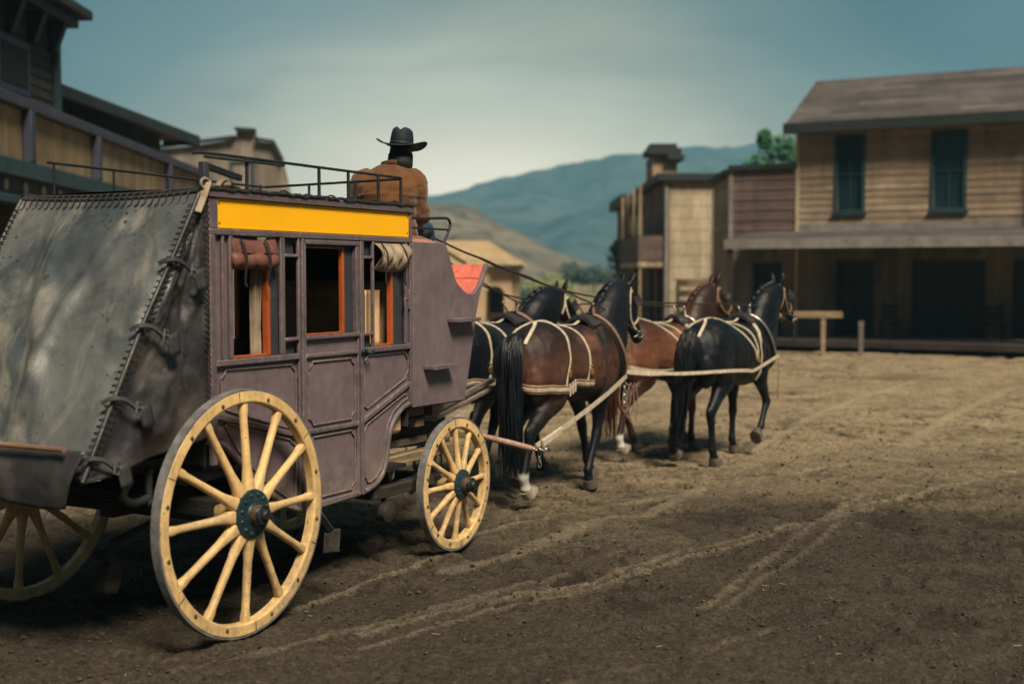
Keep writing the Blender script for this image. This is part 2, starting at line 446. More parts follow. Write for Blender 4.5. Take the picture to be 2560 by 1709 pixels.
coat('coat_chestnut', (.075, .030, .017), (.21, .088, .048), (.022, .011, .008))
plain('hair_black', (.0025, .0045, .008), .42, .4, 40, 0, .3, .5)
plain('hair_chestnut', (.075, .026, .014), .5, .4, 40, 0, .3)
# ---------------------------------------------------------------- camera, light, sky
cam = bpy.data.cameras.new('camera'); cam_o = bpy.data.objects.new('camera', cam); COL.objects.link(cam_o); SC.camera = cam_o
CH = 2.1
cam_o.location = (0, 0, CH); cam_o.rotation_euler = (R(90 - 3.0), 0, 0)
cam.sensor_width = 36; cam.lens = 44.44; cam.clip_start = .1; cam.clip_end = 12000
cam.dof.use_dof = True; cam.dof.focus_distance = 8.9; cam.dof.aperture_fstop = 1.15
SC.view_settings.view_transform = 'Standard'; SC.view_settings.look = 'None'; SC.view_settings.exposure = 2.0; SC.view_settings.gamma = 1
SC.cycles.use_denoising = True
SC.cycles.volume_bounces = 0; SC.cycles.max_bounces = 8

SUN_EL, SUN_AZ = R(50), R(155)        # azimuth clockwise from +Y (east of the view)
sl = bpy.data.lights.new('sun', 'SUN'); so = bpy.data.objects.new('sun', sl); COL.objects.link(so)
sl.energy = 1.5; sl.angle = R(18); sl.color = (1, .87, .68)
sd = Vector((math.sin(SUN_AZ) * math.cos(SUN_EL), math.cos(SUN_AZ) * math.cos(SUN_EL), math.sin(SUN_EL)))
so.rotation_euler = sd.to_track_quat('Z', 'Y').to_euler(); so.location = sd * 50

w = bpy.data.worlds.new('World'); SC.world = w; w.use_nodes = True; nt = w.node_tree
bg = nt.nodes['Background']
sky = nt.nodes.new('ShaderNodeTexSky'); sky.sky_type = 'NISHITA'; sky.sun_disc = False; sky.sun_elevation = SUN_EL; sky.sun_rotation = SUN_AZ
sky.air_density = 1.2; sky.dust_density = 2.0; sky.ozone_density = 2.0
tc = nt.nodes.new('ShaderNodeTexCoord'); sx = nt.nodes.new('ShaderNodeSeparateXYZ'); nt.links.new(tc.outputs['Generated'], sx.inputs[0])
az = mth(nt, 'ARCTAN2', sx.outputs[0], sx.outputs[1]); el = mth(nt, 'ARCSINE', sx.outputs[2])
# overcast with one bright opening low over the valley, closing to slate-blue cloud round it
mp = nt.nodes.new('ShaderNodeMapping'); mp.inputs['Scale'].default_value = (1, 1, 3.2); nt.links.new(tc.outputs['Generated'], mp.inputs[0])
cn = noise(nt, mp.outputs[0], 4.2, 5, .55, .4); cn2 = noise(nt, mp.outputs[0], 1.7, 4, .5, .2)
da = mth(nt, 'MULTIPLY', mth(nt, 'SUBTRACT', az, -.015), .95); de = mth(nt, 'MULTIPLY', mth(nt, 'SUBTRACT', el, .035), 1.5)
dd = mth(nt, 'SQRT', mth(nt, 'ADD', mth(nt, 'MULTIPLY', da, da), mth(nt, 'MULTIPLY', de, de)))
dd = mth(nt, 'ADD', dd, mth(nt, 'MULTIPLY', mth(nt, 'SUBTRACT', cn, .5), .12))
dd = mth(nt, 'ADD', dd, mth(nt, 'MULTIPLY', mth(nt, 'SUBTRACT', cn2, .5), .10))
K = 5.0
cl_ = ramp(nt, dd, [(0, (1.50, 1.25, .94)), (.09, (1.22, 1.04, .78)), (.18, (.71, .63, .45)), (.25, (.32, .30, .215)), (.32, (.095, .120, .112)), (.40, (.012, .040, .066)), (.58, (.012, .04, .06)), (1.0, (.036, .052, .060))])
vm = nt.nodes.new('ShaderNodeVectorMath'); vm.operation = 'SCALE'; nt.links.new(cl_, vm.inputs[0]); vm.inputs['Scale'].default_value = K
clear = ramp(nt, cn2, [(.60, 0), (.80, .08)])
nt.links.new(mixc(nt, clear, vm.outputs[0], sky.outputs[0]), bg.inputs[0]); bg.inputs[1].default_value = .1

# ---------------------------------------------------------------- ground
def seg_dist(X, Y, pl):
    best = np.full(X.shape, 1e9)
    for (x0, y0), (x1, y1) in zip(pl[:-1], pl[1:]):
        dx, dy = x1 - x0, y1 - y0; t = np.clip(((X - x0) * dx + (Y - y0) * dy) / (dx * dx + dy * dy), 0, 1)
        best = np.minimum(best, np.hypot(X - x0 - t * dx, Y - y0 - t * dy))
    return best
TRACKS = [
    ([(-1.45, 7.79), (-1.1, 8.45), (-.57, 9.43), (-.35, 10.17), (.07, 10.72), (.8, 11.44), (1.64, 12.13), (2.11, 12.64), (2.75, 13.2), (4.29, 14.65), (6.1, 16.22), (10, 19.4)], .045, .016, 1.0, 0),
    ([(-.9, 7.35), (0, 8.3), (.57, 8.66), (1.27, 9.6), (1.88, 10.17), (2.66, 10.92), (3.21, 11.55), (4.09, 12.38), (5.82, 13.97), (9, 16.6)], .055, .014, .9, 0),
    ([(-.86, 7.04), (0, 8.04), (.56, 8.5), (1.27, 9.37), (1.84, 9.96), (2.77, 10.97), (3.3, 11.49)], .05, .012, .8, 0),
    ([(1.2, 7.9), (1.55, 8.63), (2.23, 10.0), (2.8, 11.12), (3.41, 12.13)], .07, .008, .7, 1),
    ([(1.3, 7.85), (1.63, 8.5), (2.17, 9.45), (3.0, 11.12)], .05, .006, .6, 1),
    ([(2.86, 15.1), (4.55, 19.04), (5.78, 21.4), (8.54, 26.0), (12, 31)], .10, .014, .95, 0),
    ([(4.87, 15.59), (6.6, 19.04), (9.53, 23.95)], .16, .010, .6, 0),
    ([(-.47, 8.95), (0, 9.52), (.35, 10.17), (.8, 10.92), (1.2, 11.12), (2.0, 12.78)], .14, .006, .75, 0),
    ([(-2.6, 6.0), (-1.95, 6.58), (-1.19, 7.18), (-.48, 7.95), (.39, 8.9)], .05, .012, .6, 0),
    ([(-1.2, 5.0), (-.3, 5.9), (.5, 6.6), (1.6, 7.5)], .06, .008, .35, 1),
    ([(-2.9, 5.2), (-1.9, 6.9), (-1.5, 7.6)], .05, .008, .4, 0),
]
def ground_fields(X, Y):
    wob = fbm(X * 1.3, Y * 1.3, 61, 3) * .05
    lumps = fbm(X * 2.6, Y * 2.6, 1, 4) * .028 + fbm(X * 9, Y * 9, 5, 3) * .020 + fbm(X * 26, Y * 26, 12, 2) * .005
    pale = np.zeros(X.shape); flat = np.zeros(X.shape); add = np.zeros(X.shape)
    for pl, hw, ht, pa, tread in TRACKS:
        d = np.abs(seg_dist(X, Y, pl) + wob * .12); brk = .25 + .75 * sm(-.6, -.1, fbm(X * .9 + hw * 70, Y * .9, 33, 3))
        hw = hw * .55; a = (1 - sm(hw * .8, hw * 1.25, d)) * brk
        pale = np.maximum(pale, a * pa); flat = np.maximum(flat, a * .8)
        add = add + ht * .4 * a - ht * .6 * np.exp(-((d - hw * 2.0) / (hw * .5)) ** 2) * brk
        if tread: add = add + a * .006 * np.sign(np.sin((X * .55 + Y * .83) * 90))
    # churned soil: torn, irregular hollows with thrown-up lips, and a few hoof prints
    wx = X + .10 * fbm(X * 3, Y * 3, 101, 3); wy = Y + .10 * fbm(X * 3, Y * 3, 102, 3)
    reg = sm(-.35, .35, fbm(X * .45, Y * .45, 103, 3))
    f1 = fbm(wx * 2.7, wy * 3.3, 104, 4); f2 = fbm(wx * 8.5, wy * 10, 105, 4); f3 = fbm(wx * 20, wy * 22, 106, 3)
    t1 = sm(.08, .26, f1 + .35 * f2) * (.35 + .65 * reg); t2 = sm(.15, .33, f2 + .2 * f3) * (.25 + .75 * reg); t3 = sm(.28, .5, f3) * .6
    t0 = sm(.10, .34, fbm(wx * 1.15, wy * 2.0, 108, 4) + .3 * f1) * .75
    keep = 1 - flat * .8
    holes = np.clip(np.maximum(np.maximum(np.maximum(t1 * .95, t0 * (.4 + .6 * t2)), t2 * .85), t3 * .6), 0, 1) * keep
    lip = np.exp(-((f1 + .25 * f2 - .14) / .05) ** 2) * .014 + np.exp(-((f2 + .2 * f3 - .2) / .05) ** 2) * .007
    prints = np.zeros(X.shape)
    cell = .74; gx = np.floor(X / cell); gy = np.floor(Y / cell)
    for ox in (-1, 0, 1):
        for oy in (-1, 0, 1):
            cx = gx + ox; cy = gy + oy; r1 = hash2(cx, cy, 71); r2 = hash2(cx, cy, 72); r3 = hash2(cx, cy, 73)
            px = (cx + .15 + .7 * r1) * cell; py = (cy + .15 + .7 * r2) * cell; an = .55 + (r1 - .5) * .8
            u_ = (X - px) * np.sin(an) + (Y - py) * np.cos(an); v_ = (X - px) * np.cos(an) - (Y - py) * np.sin(an)
            d = np.hypot(u_, v_ * 1.25) / .062 + f2 * .35
            on = (r3 < .30); prints = np.maximum(prints, on * (1 - sm(.7, 1.1, d)) * (1 - .5 * (1 - sm(.2, .5, d)))); add = add + on * .010 * np.exp(-((d - 1.3) / .25) ** 2)
    z = lumps * (1 - flat * .75) + add + lip * keep - holes * .05 - prints * .020
    holes = np.maximum(holes, prints * .8)
    vignette_n = fbm(X * .23 + 4, Y * .23, 91, 4); 
    vignette = np.clip(sm(16.5, 7.6, Y - .30 * np.maximum(X - 1, 0) + 1.5 * vignette_n) + .55 * sm(.05, .5, vignette_n + .2 - .5 * sm(9, 14, Y)), 0, 1)  # vignette darkness painted over the near ground, broken up by noise
    return z, pale, holes, vignette
def make_ground():
    ang = np.concatenate([np.linspace(-180, -34, 30)[:-1], np.linspace(-34, 34, 440), np.linspace(34, 180, 30)[1:-1]])
    rr = [1.6]
    while rr[-1] < 45: rr.append(rr[-1] * 1.0037)
    while rr[-1] < 6000: rr.append(rr[-1] * 1.06)
    rr = np.array(rr); A, Q = np.meshgrid(np.radians(ang), rr); X = Q * np.sin(A); Y = Q * np.cos(A); na, nr = len(ang), len(rr)
    z, pale, hole, vignette = ground_fields(X.ravel(), Y.ravel())
    q = Q.ravel(); z *= (1 - sm(40, 60, q)); 
    far = sm(60, 1500, q); z = z - far * 1.0
    co = np.stack([X.ravel(), Y.ravel(), z - .004], 1)
    I = np.arange(na * nr).reshape(nr, na); J = np.roll(I, -1, 1)
    f = np.stack([I[:-1], J[:-1], J[1:], I[1:]], -1).reshape(-1, 4)[:, ::-1]
    cv = len(co); co = np.vstack([co, [[0, 0, 0]]]); tri = np.stack([I[0], J[0], np.full(na, cv)], 1)[:, ::-1]
    me = bpy.data.meshes.new('ground'); me.vertices.add(len(co)); me.vertices.foreach_set('co', co.ravel())
    nl = f.size + tri.size; me.loops.add(nl); me.loops.foreach_set('vertex_index', np.concatenate([f.ravel(), tri.ravel()]))
    ls = np.concatenate([np.arange(len(f)) * 4, f.size + np.arange(len(tri)) * 3]); me.polygons.add(len(ls)); me.polygons.foreach_set('loop_start', ls)
    me.update(calc_edges=True); me.validate(); me.shade_smooth()
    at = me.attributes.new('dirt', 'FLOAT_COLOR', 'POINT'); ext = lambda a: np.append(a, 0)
    at.data.foreach_set('color', np.stack([ext(pale), ext(hole), ext(vignette), np.ones(len(co))], 1).astype(np.float32).ravel())
    m, nt, b = new_mat('dirt'); v = coords(nt); s = sepc(nt, attr(nt, 'dirt'))
    n1 = noise(nt, v, .8, 6, .65); n2 = noise(nt, v, 9, 6, .7); n3 = noise(nt, v, 60, 4, .75); n4 = noise(nt, v, 230, 3, .7)
    c = mixc(nt, ramp(nt, n1, [(.32, 0), (.68, 1)]), (.285, .218, .136), (.43, .33, .207))
    c = mixc(nt, mth(nt, 'MULTIPLY', s[2], .90), c, (.046, .039, .030))  # darkens the soil colour with the painted vignette
    c = mixc(nt, mth(nt, 'MULTIPLY', ramp(nt, n2, [(.46, 0), (.68, 1)]), .45), c, (.075, .056, .038))
    c = mixc(nt, mth(nt, 'MULTIPLY', mth(nt, 'MULTIPLY', s[1], ramp(nt, n2, [(.3, .45), (.6, 1)])), .95), c, (.034, .027, .021))
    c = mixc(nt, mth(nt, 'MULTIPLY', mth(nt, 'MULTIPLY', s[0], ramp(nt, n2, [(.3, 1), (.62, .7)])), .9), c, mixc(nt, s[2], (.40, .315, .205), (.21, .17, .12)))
    c = mixc(nt, 1.0, c, ramp(nt, n3, [(.32, .52), (.68, 1.5)]), 'MULTIPLY')
    n5 = noise(nt, v, 24, 5, .75); c = mixc(nt, 1.0, c, ramp(nt, n5, [(.34, .55), (.64, 1.4)]), 'MULTIPLY')
    c = mixc(nt, ramp(nt, n4, [(.70, 0), (.76, .6)]), c, (.50, .42, .30))
    c = mixc(nt, ramp(nt, n4, [(.26, .7), (.33, 0)]), c, (.035, .028, .022))
    setp(nt, b, Base_Color=c, Roughness=.92, Specular_IOR_Level=.15)
    h = mth(nt, 'ADD', mth(nt, 'MULTIPLY', n2, 1.0), mth(nt, 'ADD', mth(nt, 'MULTIPLY', n5, .7), mth(nt, 'ADD', mth(nt, 'MULTIPLY', n3, .45), mth(nt, 'MULTIPLY', n4, .16))))
    nt.links.new(bump(nt, h, 1.0, .04), b.inputs['Normal'])
    me.materials.append(m); MAT['dirt'] = m
    o = link_mesh('ground', me); o['kind'] = 'structure'; return o
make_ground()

# loose clods, pebbles and straw
def scatter():
    rnd = random.Random(12); m = MB(); m2 = MB()
    rs = np.random.RandomState(6); N_ = 60000; Yc = 2.6 + 17 * rs.rand(N_) ** 1.5; Xc = rs.uniform(-.42, .44, N_) * Yc
    hol = ground_fields(Xc, Yc)[2]; pick = np.nonzero(rs.rand(N_) < .02 + .22 * ((hol > .08) & (hol < .75)))[0]
    for i in pick:
        X, Y = float(Xc[i]), float(Yc[i])
        r = rnd.choice((.004, .005, .006, .008, .011, .015)) * rnd.uniform(.7, 1.3) * (1 + .02 * Y)
        b = len(m.v); M = Matrix.Rotation(rnd.uniform(0, 6.28), 3, 'Z') @ Matrix.Rotation(rnd.uniform(-.6, .6), 3, 'X')
        vs = [Vector((X, Y, r * .25)) + M @ Vector((q[0] * r * rnd.uniform(.7, 1.3), q[1] * r * rnd.uniform(.6, 1.2), q[2] * r * .7)) for q in ((1, 0, 0), (-1, 0, 0), (0, 1, 0), (0, -1, 0), (0, 0, 1), (0, 0, -1), (.6, .6, .4), (-.6, .5, .4))]
        m.add(vs, [(0, 6, 4), (6, 2, 4), (2, 7, 4), (7, 1, 4), (1, 3, 4), (3, 0, 4), (0, 3, 5), (3, 1, 5), (1, 7, 5), (7, 2, 5), (2, 6, 5), (6, 0, 5)])
    Xs = np.array([v[0] for v in m.v]); Ys = np.array([v[1] for v in m.v]); cx = Xs.reshape(-1, 8).mean(1); cy = Ys.reshape(-1, 8).mean(1)
    z = np.repeat(ground_fields(cx, cy)[0], 8); m.v = [(a, b, c + d) for (a, b, c), d in zip(m.v, z)]
    o = m.build('clods', MAT['clod'], None, smooth=0, fix=False); o['kind'] = 'stuff'
    for k in range(140):
        Y = 2.8 + 13 * rnd.random() ** 1.6; X = rnd.uniform(-.42, .44) * Y; a = rnd.uniform(0, 6.28); L = rnd.uniform(.02, .06); z = float(ground_fields(np.array([X]), np.array([Y]))[0][0]) + .006
        m2.bar((X, Y, z), (X + L * math.cos(a), Y + L * math.sin(a), z + rnd.uniform(-.002, .008)), .004, .003)
    o = m2.build('straw', MAT['straw'], None, smooth=0, fix=False); o['kind'] = 'stuff'
plain('clod', (.062, .050, .037), .95, .6, 9, 0, .3, .1); plain('straw', (.36, .28, .17), .8, .3, 30)
scatter()

# ---------------------------------------------------------------- hills
def px2(x, y, d):   # a bearing and height read off the view, at a true distance
    a = math.atan((x - 1174.5) / 2900.0); return a, CH + (632 - y) / 2900.0 * d * 1.0
def hill(name, prof, dist, foot, mat, sd, rough):
    xs = [p[0] for p in prof]; az = [math.atan((x - 1174.5) / 2900) for x in xs]; hz = [CH + (632 - y) / 2900 * dist for x, y in prof]
    nu, nv = 260, 46; U = np.linspace(az[0], az[-1], nu); ridge = np.interp(U, az, hz)
    k = np.ones(9) / 9; ridge = np.convolve(np.pad(ridge, 4, 'edge'), k, 'valid')
    V = np.linspace(0, 1.35, nv); AA, VV = np.meshgrid(U, V); RR = foot + (dist - foot) * VV
    X = RR * np.tan(AA); Y = RR
    prof_ = np.where(VV <= 1, np.sin(np.clip(VV, 0, 1) * math.pi / 2) ** 1.35, 1 - (VV - 1) * 1.2)
    gul = fbm(X / (dist * .055), Y / (dist * .075), sd, 5); gul2 = -np.abs(fbm(X / (dist * .045) + .4 * gul, Y / (dist * .2), sd + 7, 4))
    amp = np.clip(1.0 - np.abs(VV - .5) * 2.2, 0.0, 1)
    Z = ridge[None, :] * (prof_ + rough * (gul * .55 + gul2 + .10) * amp) - 3
    co = np.stack([X, Y, Z], -1).reshape(-1, 3); I = np.arange(nu * nv).reshape(nv, nu)
    f = np.stack([I[:-1, :-1], I[:-1, 1:], I[1:, 1:], I[1:, :-1]], -1).reshape(-1, 4)
    me = bpy.data.meshes.new(name); me.from_pydata(co.tolist(), [], f.tolist()); me.shade_smooth(); me.materials.append(mat)
    o = link_mesh(name, me); o['kind'] = 'structure'; return o
def hillmat(name, a, b_, c_, sc):
    m, nt, b = new_mat(name); v = coords(nt); n1 = noise(nt, v, sc, 7, .65); n2 = noise(nt, v, sc * 7, 5, .7)
    c = mixc(nt, ramp(nt, n1, [(.38, 0), (.62, 1)]), a, b_); c = mixc(nt, ramp(nt, n2, [(.50, 0), (.60, .9)]), c, c_)
    setp(nt, b, Base_Color=c, Roughness=1.0, Specular_IOR_Level=0); nt.links.new(bump(nt, mth(nt, 'ADD', n1, mth(nt, 'MULTIPLY', n2, .3)), 1.0, .16 / sc), b.inputs['Normal']); MAT[name] = m; return m
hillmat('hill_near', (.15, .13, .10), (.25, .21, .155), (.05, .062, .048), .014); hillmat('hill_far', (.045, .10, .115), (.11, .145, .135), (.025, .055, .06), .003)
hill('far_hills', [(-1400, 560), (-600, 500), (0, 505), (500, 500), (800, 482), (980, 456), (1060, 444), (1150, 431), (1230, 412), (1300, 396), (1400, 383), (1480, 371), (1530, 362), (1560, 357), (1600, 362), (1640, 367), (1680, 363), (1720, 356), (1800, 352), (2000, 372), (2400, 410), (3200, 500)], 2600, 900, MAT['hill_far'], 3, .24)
hill('near_hill', [(-300, 600), (300, 540), (700, 490), (900, 470), (985, 463), (1030, 464), (1070, 472), (1100, 486), (1150, 508), (1200, 530), (1240, 549), (1280, 567), (1340, 589), (1420, 610), (1520, 622), (1700, 628)], 620, 230, MAT['hill_near'], 11, .26)
# the dusty air of the valley
hz = MB(); hz.box(-3000, 3000, -60, 2900, -40, 400); ho = hz.build('haze', None, None, smooth=0); ho['kind'] = 'stuff'
m = bpy.data.materials.new('haze'); m.use_nodes = True; nt = m.node_tree; nt.nodes.clear()
pv = nt.nodes.new('ShaderNodeVolumePrincipled'); pv.inputs['Density'].default_value = HAZE_D = 4.8e-4; pv.inputs['Color'].default_value = (.34, .72, .95, 1)
ou = nt.nodes.new('ShaderNodeOutputMaterial'); nt.links.new(pv.outputs[0], ou.inputs['Volume']); ho.data.materials.append(m)
# ---------------------------------------------------------------- the stagecoach
CA = R(28.0); CU = Vector((math.sin(CA), math.cos(CA), 0)); CV = Vector((math.cos(CA), -math.sin(CA), 0))
CO = Vector((-1.535, 7.282, 0)) - CV * .92
coach = thing('stagecoach', 'weathered purple stagecoach with cream wooden wheels, yellow sign board and grey leather rear boot', 'stagecoach', CO, R(62))
CM = Matrix.Translation(CO) @ Matrix.Rotation(R(62), 4, 'Z')
def cw(x, y, z): return CM @ Vector((x, y, z))
def cl(p): return CM.inverted() @ Vector(p)
HW = .72

def tubes(paths, r, n=6, closed=False):
    m = MB()
    for p in paths: m.tube(p, r, n, closed=closed)
    return m

def side_pieces(sg, main):
    def Y(d): return sg * (HW + d)
    def bx(m, x0, x1, z0, z1, d0, d1): m.box(x0, x1, min(Y(d0), Y(d1)), max(Y(d0), Y(d1)), z0, z1)
    rear_q = [(-.10, 1.12), (.02, 1.10), (.12, 1.02), (.26, .895), (.42, .765), (.58, .655), (.70, .605), (.785, .582), (.785, 1.60), (-.10, 1.60)]
    front_q = [(1.402, .598), (1.467, .600), (1.554, .617), (1.643, .654), (1.706, .716), (1.744, .813), (1.763, .902), (1.791, .991), (1.847, 1.067), (1.941, 1.13), (2.046, 1.162), (2.062, 1.162), (2.062, 1.60), (1.402, 1.60)]
    a, b_ = sorted((Y(-.03), Y(0)))
    m = MB(); m.prism(rear_q, a, b_); m.build('quarter_panel', MAT['coach_paint'], coach, bevel=.003)
    m = MB(); m.prism(front_q, a, b_); m.build('quarter_panel', MAT['coach_paint'], coach, bevel=.003)
    # upper wall between the windows (recessed, dark purple) and header
    m = MB()
    bx(m, -.10, 2.062, 2.335, 2.585, -.04, 0)
    bx(m, -.10, .105, 1.603, 2.333, -.04, -.004)
    m.build('header_panel', MAT['coach_paint'], coach, bevel=.003)
    for x0, x1 in ((.482, .60), (1.852, 2.062)):
        m = MB(); bx(m, x0, x1, 1.603, 2.333, -.04, -.012); m.build('jamb_panel', MAT['coach_dark'], coach, bevel=.003)
    for x0, x1, xa, xb in ((.602, .725, .615, .725), (1.44, 1.572, 1.455, 1.572)):
        m = MB(); bx(m, x0, x1, 2.235, 2.333, -.04, -.014); bx(m, x0, x1, 1.603, 1.70, -.04, -.014); bx(m, x0, x1, 1.70, 2.235, -.10, -.085)
        m.build('pillar_panel', MAT['coach_dark'], coach, bevel=.003)
    # mouldings
    m = MB(); T = .02
    def tr(x0, x1, z0, z1, d1=T): bx(m, x0, x1, z0, z1, .0005, d1)
    tr(-.10, -.05, 1.0, 2.335, .028); tr(.015, .035, 1.61, 2.335); tr(.075, .105, 1.61, 2.335, .024)
    tr(.55, .592, 1.61, 2.335, .024); tr(.727, .748, .60, 2.335, .022); tr(.757, .787, .59, 2.335, .03)
    tr(1.404, 1.436, .60, 2.335, .03); tr(1.442, 1.456, 1.61, 2.335, .02); tr(1.555, 1.576, 1.61, 2.335, .024); tr(1.972, 2.004, 1.61, 2.335, .022); tr(2.03, 2.064, 1.165, 2.335, .026)
    tr(-.05, .727, 1.572, 1.608, .032); tr(1.456, 2.03, 1.572, 1.608, .032)
    tr(.592, .727, 2.215, 2.235, .028); tr(.592, .727, 1.69, 1.712, .03); tr(1.456, 1.555, 2.215, 2.235, .028); tr(1.456, 1.555, 1.69, 1.712, .03)
    tr(-.10, .735, 2.336, 2.372, .026); tr(.739, 1.42, 2.336, 2.372, .030); tr(1.424, 2.064, 2.336, 2.372, .026)
    tr(-.11, .76, 2.552, 2.592, .034); tr(.764, 1.50, 2.552, 2.592, .034); tr(1.504, 2.072, 2.552, 2.592, .034)
    tr(-.10, -.02, 2.374, 2.55, .022); tr(2.035, 2.066, 2.374, 2.55, .022)
    yo = Y(.012)
    def dbar(p, q, w=.034, th=.028): m.bar((p[0], Y(.012), p[1]), (q[0], Y(.012), q[1]), th, w)
    dbar((-.05, 1.285), (.727, 1.085)); dbar((1.436, 1.105), (2.03, 1.32))
    m.build('moulding', MAT['coach_trim'], coach, bevel=.005)
    # notched panel beads
    beads = []
    def P(pts): return [(x, Y(.006), z) for x, z in pts]
    def notch(x0, x1, z0, z1, n=.045):
        out = []
        for (cx, cz, sx, sz) in ((x0, z0, 1, 1), (x1, z0, -1, 1), (x1, z1, -1, -1), (x0, z1, 1, -1)):
            q = [(cx, cz + sz * n), (cx + sx * n * .35, cz + sz * n * .9), (cx + sx * n * .85, cz + sz * n * .4), (cx + sx * n, cz)]
            if (sx, sz) in ((-1, 1), (1, -1)): q = q[::-1]
            out += q
        return out
    beads.append(P([(.00, 1.50), (.015, 1.505), (.04, 1.53), (.045, 1.548), (.67, 1.542), (.675, 1.525), (.70, 1.50), (.708, 1.495), (.708, 1.165), (.69, 1.155), (.675, 1.14), (.66, 1.135), (.05, 1.31), (.035, 1.325), (.01, 1.335), (.0, 1.345)]))
    beads.append(P([(.04, 1.215), (.05, 1.235), (.64, 1.07), (.66, 1.05), (.69, 1.03), (.70, 1.02), (.70, .70), (.68, .685), (.655, .68), (.40, .835), (.26, .955), (.14, 1.07)]))
    beads.append(P([(1.462, 1.50), (1.475, 1.51), (1.50, 1.535), (1.505, 1.55), (1.985, 1.55), (1.99, 1.535), (2.01, 1.51), (2.02, 1.50), (2.02, 1.41), (2.0, 1.39), (1.985, 1.36), (1.50, 1.185), (1.48, 1.20), (1.462, 1.205)]))
    beads.append(P([(1.462, 1.03), (1.48, 1.05), (1.50, 1.075), (1.97, 1.245), (1.99, 1.24), (2.015, 1.215), (1.93, 1.185), (1.83, 1.135), (1.755, 1.05), (1.72, .95), (1.70, .83), (1.665, .745), (1.60, .69), (1.53, .67), (1.50, .675), (1.49, .70), (1.462, .715)]))
    for q in beads: tubes([q], .0075, 6, True).build('panel_bead', MAT['coach_trim'], coach, smooth=60)
    # edge band along the curved bottom
    lo = [(-.05, 1.115)] + rear_q[1:8]
    hi = front_q[1:11]
    m = MB()
    for seq in (lo, [(.79, .580), (1.40, .597)], hi):
        m.tube([(x, Y(.004), z + .012) for x, z in catmull([(q[0], q[1]) for q in seq], 4)] if len(seq) > 2 else [(x, Y(.004), z + .012) for x, z in seq], .019, 8, flat=(1, 1))
    m.build('bottom_band', MAT['coach_trim'], coach, smooth=60)
    # sign
    m = MB(); bx(m, -.018, 2.033, 2.376, 2.549, .0006, .012); sb = m.build('sign_board', MAT['sign_yellow'], coach, bevel=.002)
    if main:
        for x, z in ((0.0, 2.52), (0.0, 2.405), (2.015, 2.52), (2.015, 2.405)):
            m = MB(); m.lathe([(.006, 0), (.0055, .003), (0, .004)], 10, Matrix.Translation((x, Y(.012), z)) @ Matrix.Rotation(R(90 if sg < 0 else -90), 4, 'X'))
            m.build('screw', MAT['rust_iron'], sb)
    # door
    m = MB(); bx(m, .792, 1.398, .584, 1.712, -.028, .004)
    door = m.build('door', MAT['coach_paint'], coach, bevel=.003)
    m = MB(); bx(m, .792, .812, 1.713, 2.332, -.028, .006); bx(m, 1.262, 1.398, 1.713, 2.332, -.028, -.010); bx(m, .812, 1.262, 2.29, 2.332, -.028, .004)
    m.build('door_jamb', MAT['coach_dark'], door, bevel=.003)
    m = MB()
    bx(m, .80, 1.392, 2.30, 2.33, .0045, .032); bx(m, .792, .806, .60, 2.30, .0062, .024); bx(m, 1.352, 1.394, 1.71, 2.30, -.009, .028); bx(m, 1.378, 1.396, .60, 1.71, .0045, .02)
    bx(m, .806, 1.392, 1.69, 1.716, .0045, .034); bx(m, .806, 1.378, 1.572, 1.598, .0045, .026); bx(m, .806, 1.378, 1.08, 1.108, .0045, .026); bx(m, .806, 1.378, .600, .628, .0045, .022)
    m.build('door_rail', MAT['coach_trim'], door, bevel=.005)
    for q in (notch(.835, 1.352, 1.135, 1.545), notch(.835, 1.352, .655, 1.055)): tubes([[(x, Y(.010), z) for x, z in q]], .0075, 6, True).build('panel_bead', MAT['coach_trim'], door, smooth=60)
    # orange sash frames
    m = MB(); bx(m, 1.235, 1.2615, 1.716, 2.29, -.035, -.006); bx(m, .812, 1.235, 2.277, 2.2895, -.035, -.012); bx(m, .812, 1.235, 1.7165, 1.726, -.035, -.012)
    m.build('sash_frame', MAT['orange_paint'], door, bevel=.002)
    m = MB(); bx(m, .447, .4815, 1.612, 2.30, -.042, -.006); bx(m, .106, .447, 1.6085, 1.622, -.042, -.006); m.build('sash_frame', MAT['orange_paint'], coach, bevel=.002)
    m = MB(); bx(m, 1.822, 1.8515, 1.612, 2.30, -.042, -.006); bx(m, 1.577, 1.822, 1.6085, 1.62, -.042, -.006); m.build('sash_frame', MAT['orange_paint'], coach, bevel=.002)
    m = MB(); bx(m, .603, .614, 1.712, 2.214, -.084, -.02); m.build('sash_frame', MAT['orange_paint'], coach)
    if main:
        # latch, hinges
        m = MB(); y0 = Y(.02)
        m.tube([(1.415, Y(.03), 1.575), (1.415, Y(.062), 1.575)], .012, 8); m.tube(catmull([(1.40, Y(.066), 1.60), (1.42, Y(.07), 1.578), (1.46, Y(.07), 1.572), (1.50, Y(.062), 1.585)], 4), .011, 8); m.ball((1.415, Y(.05), 1.585), (.028, .018, .022), 10, 6)
        m.build('door_handle', MAT['dark_iron_green'], door, smooth=60)
        m = MB(); bx(m, 2.008, 2.028, 1.86, 2.0, .0, .03); m.tube([(2.0, Y(.02), 1.93), (1.95, Y(.03), 1.93), (1.95, Y(.03), 1.87)], .008, 6); m.build('latch_plate', MAT['coach_trim'], coach, bevel=.003)
        # rolled leather curtain, rear window
        m = MB(); n = 26
        rp = [(.085 + .41 * i / n, Y(.020 + .006 * math.sin(i * .9)), 2.185 + .006 * math.sin(i * .55)) for i in range(n + 1)]
        m.tube(rp, [.047 + .002 * math.sin(i * 1.3) + .004 * math.sin(i * .45) for i in range(n + 1)], 14)
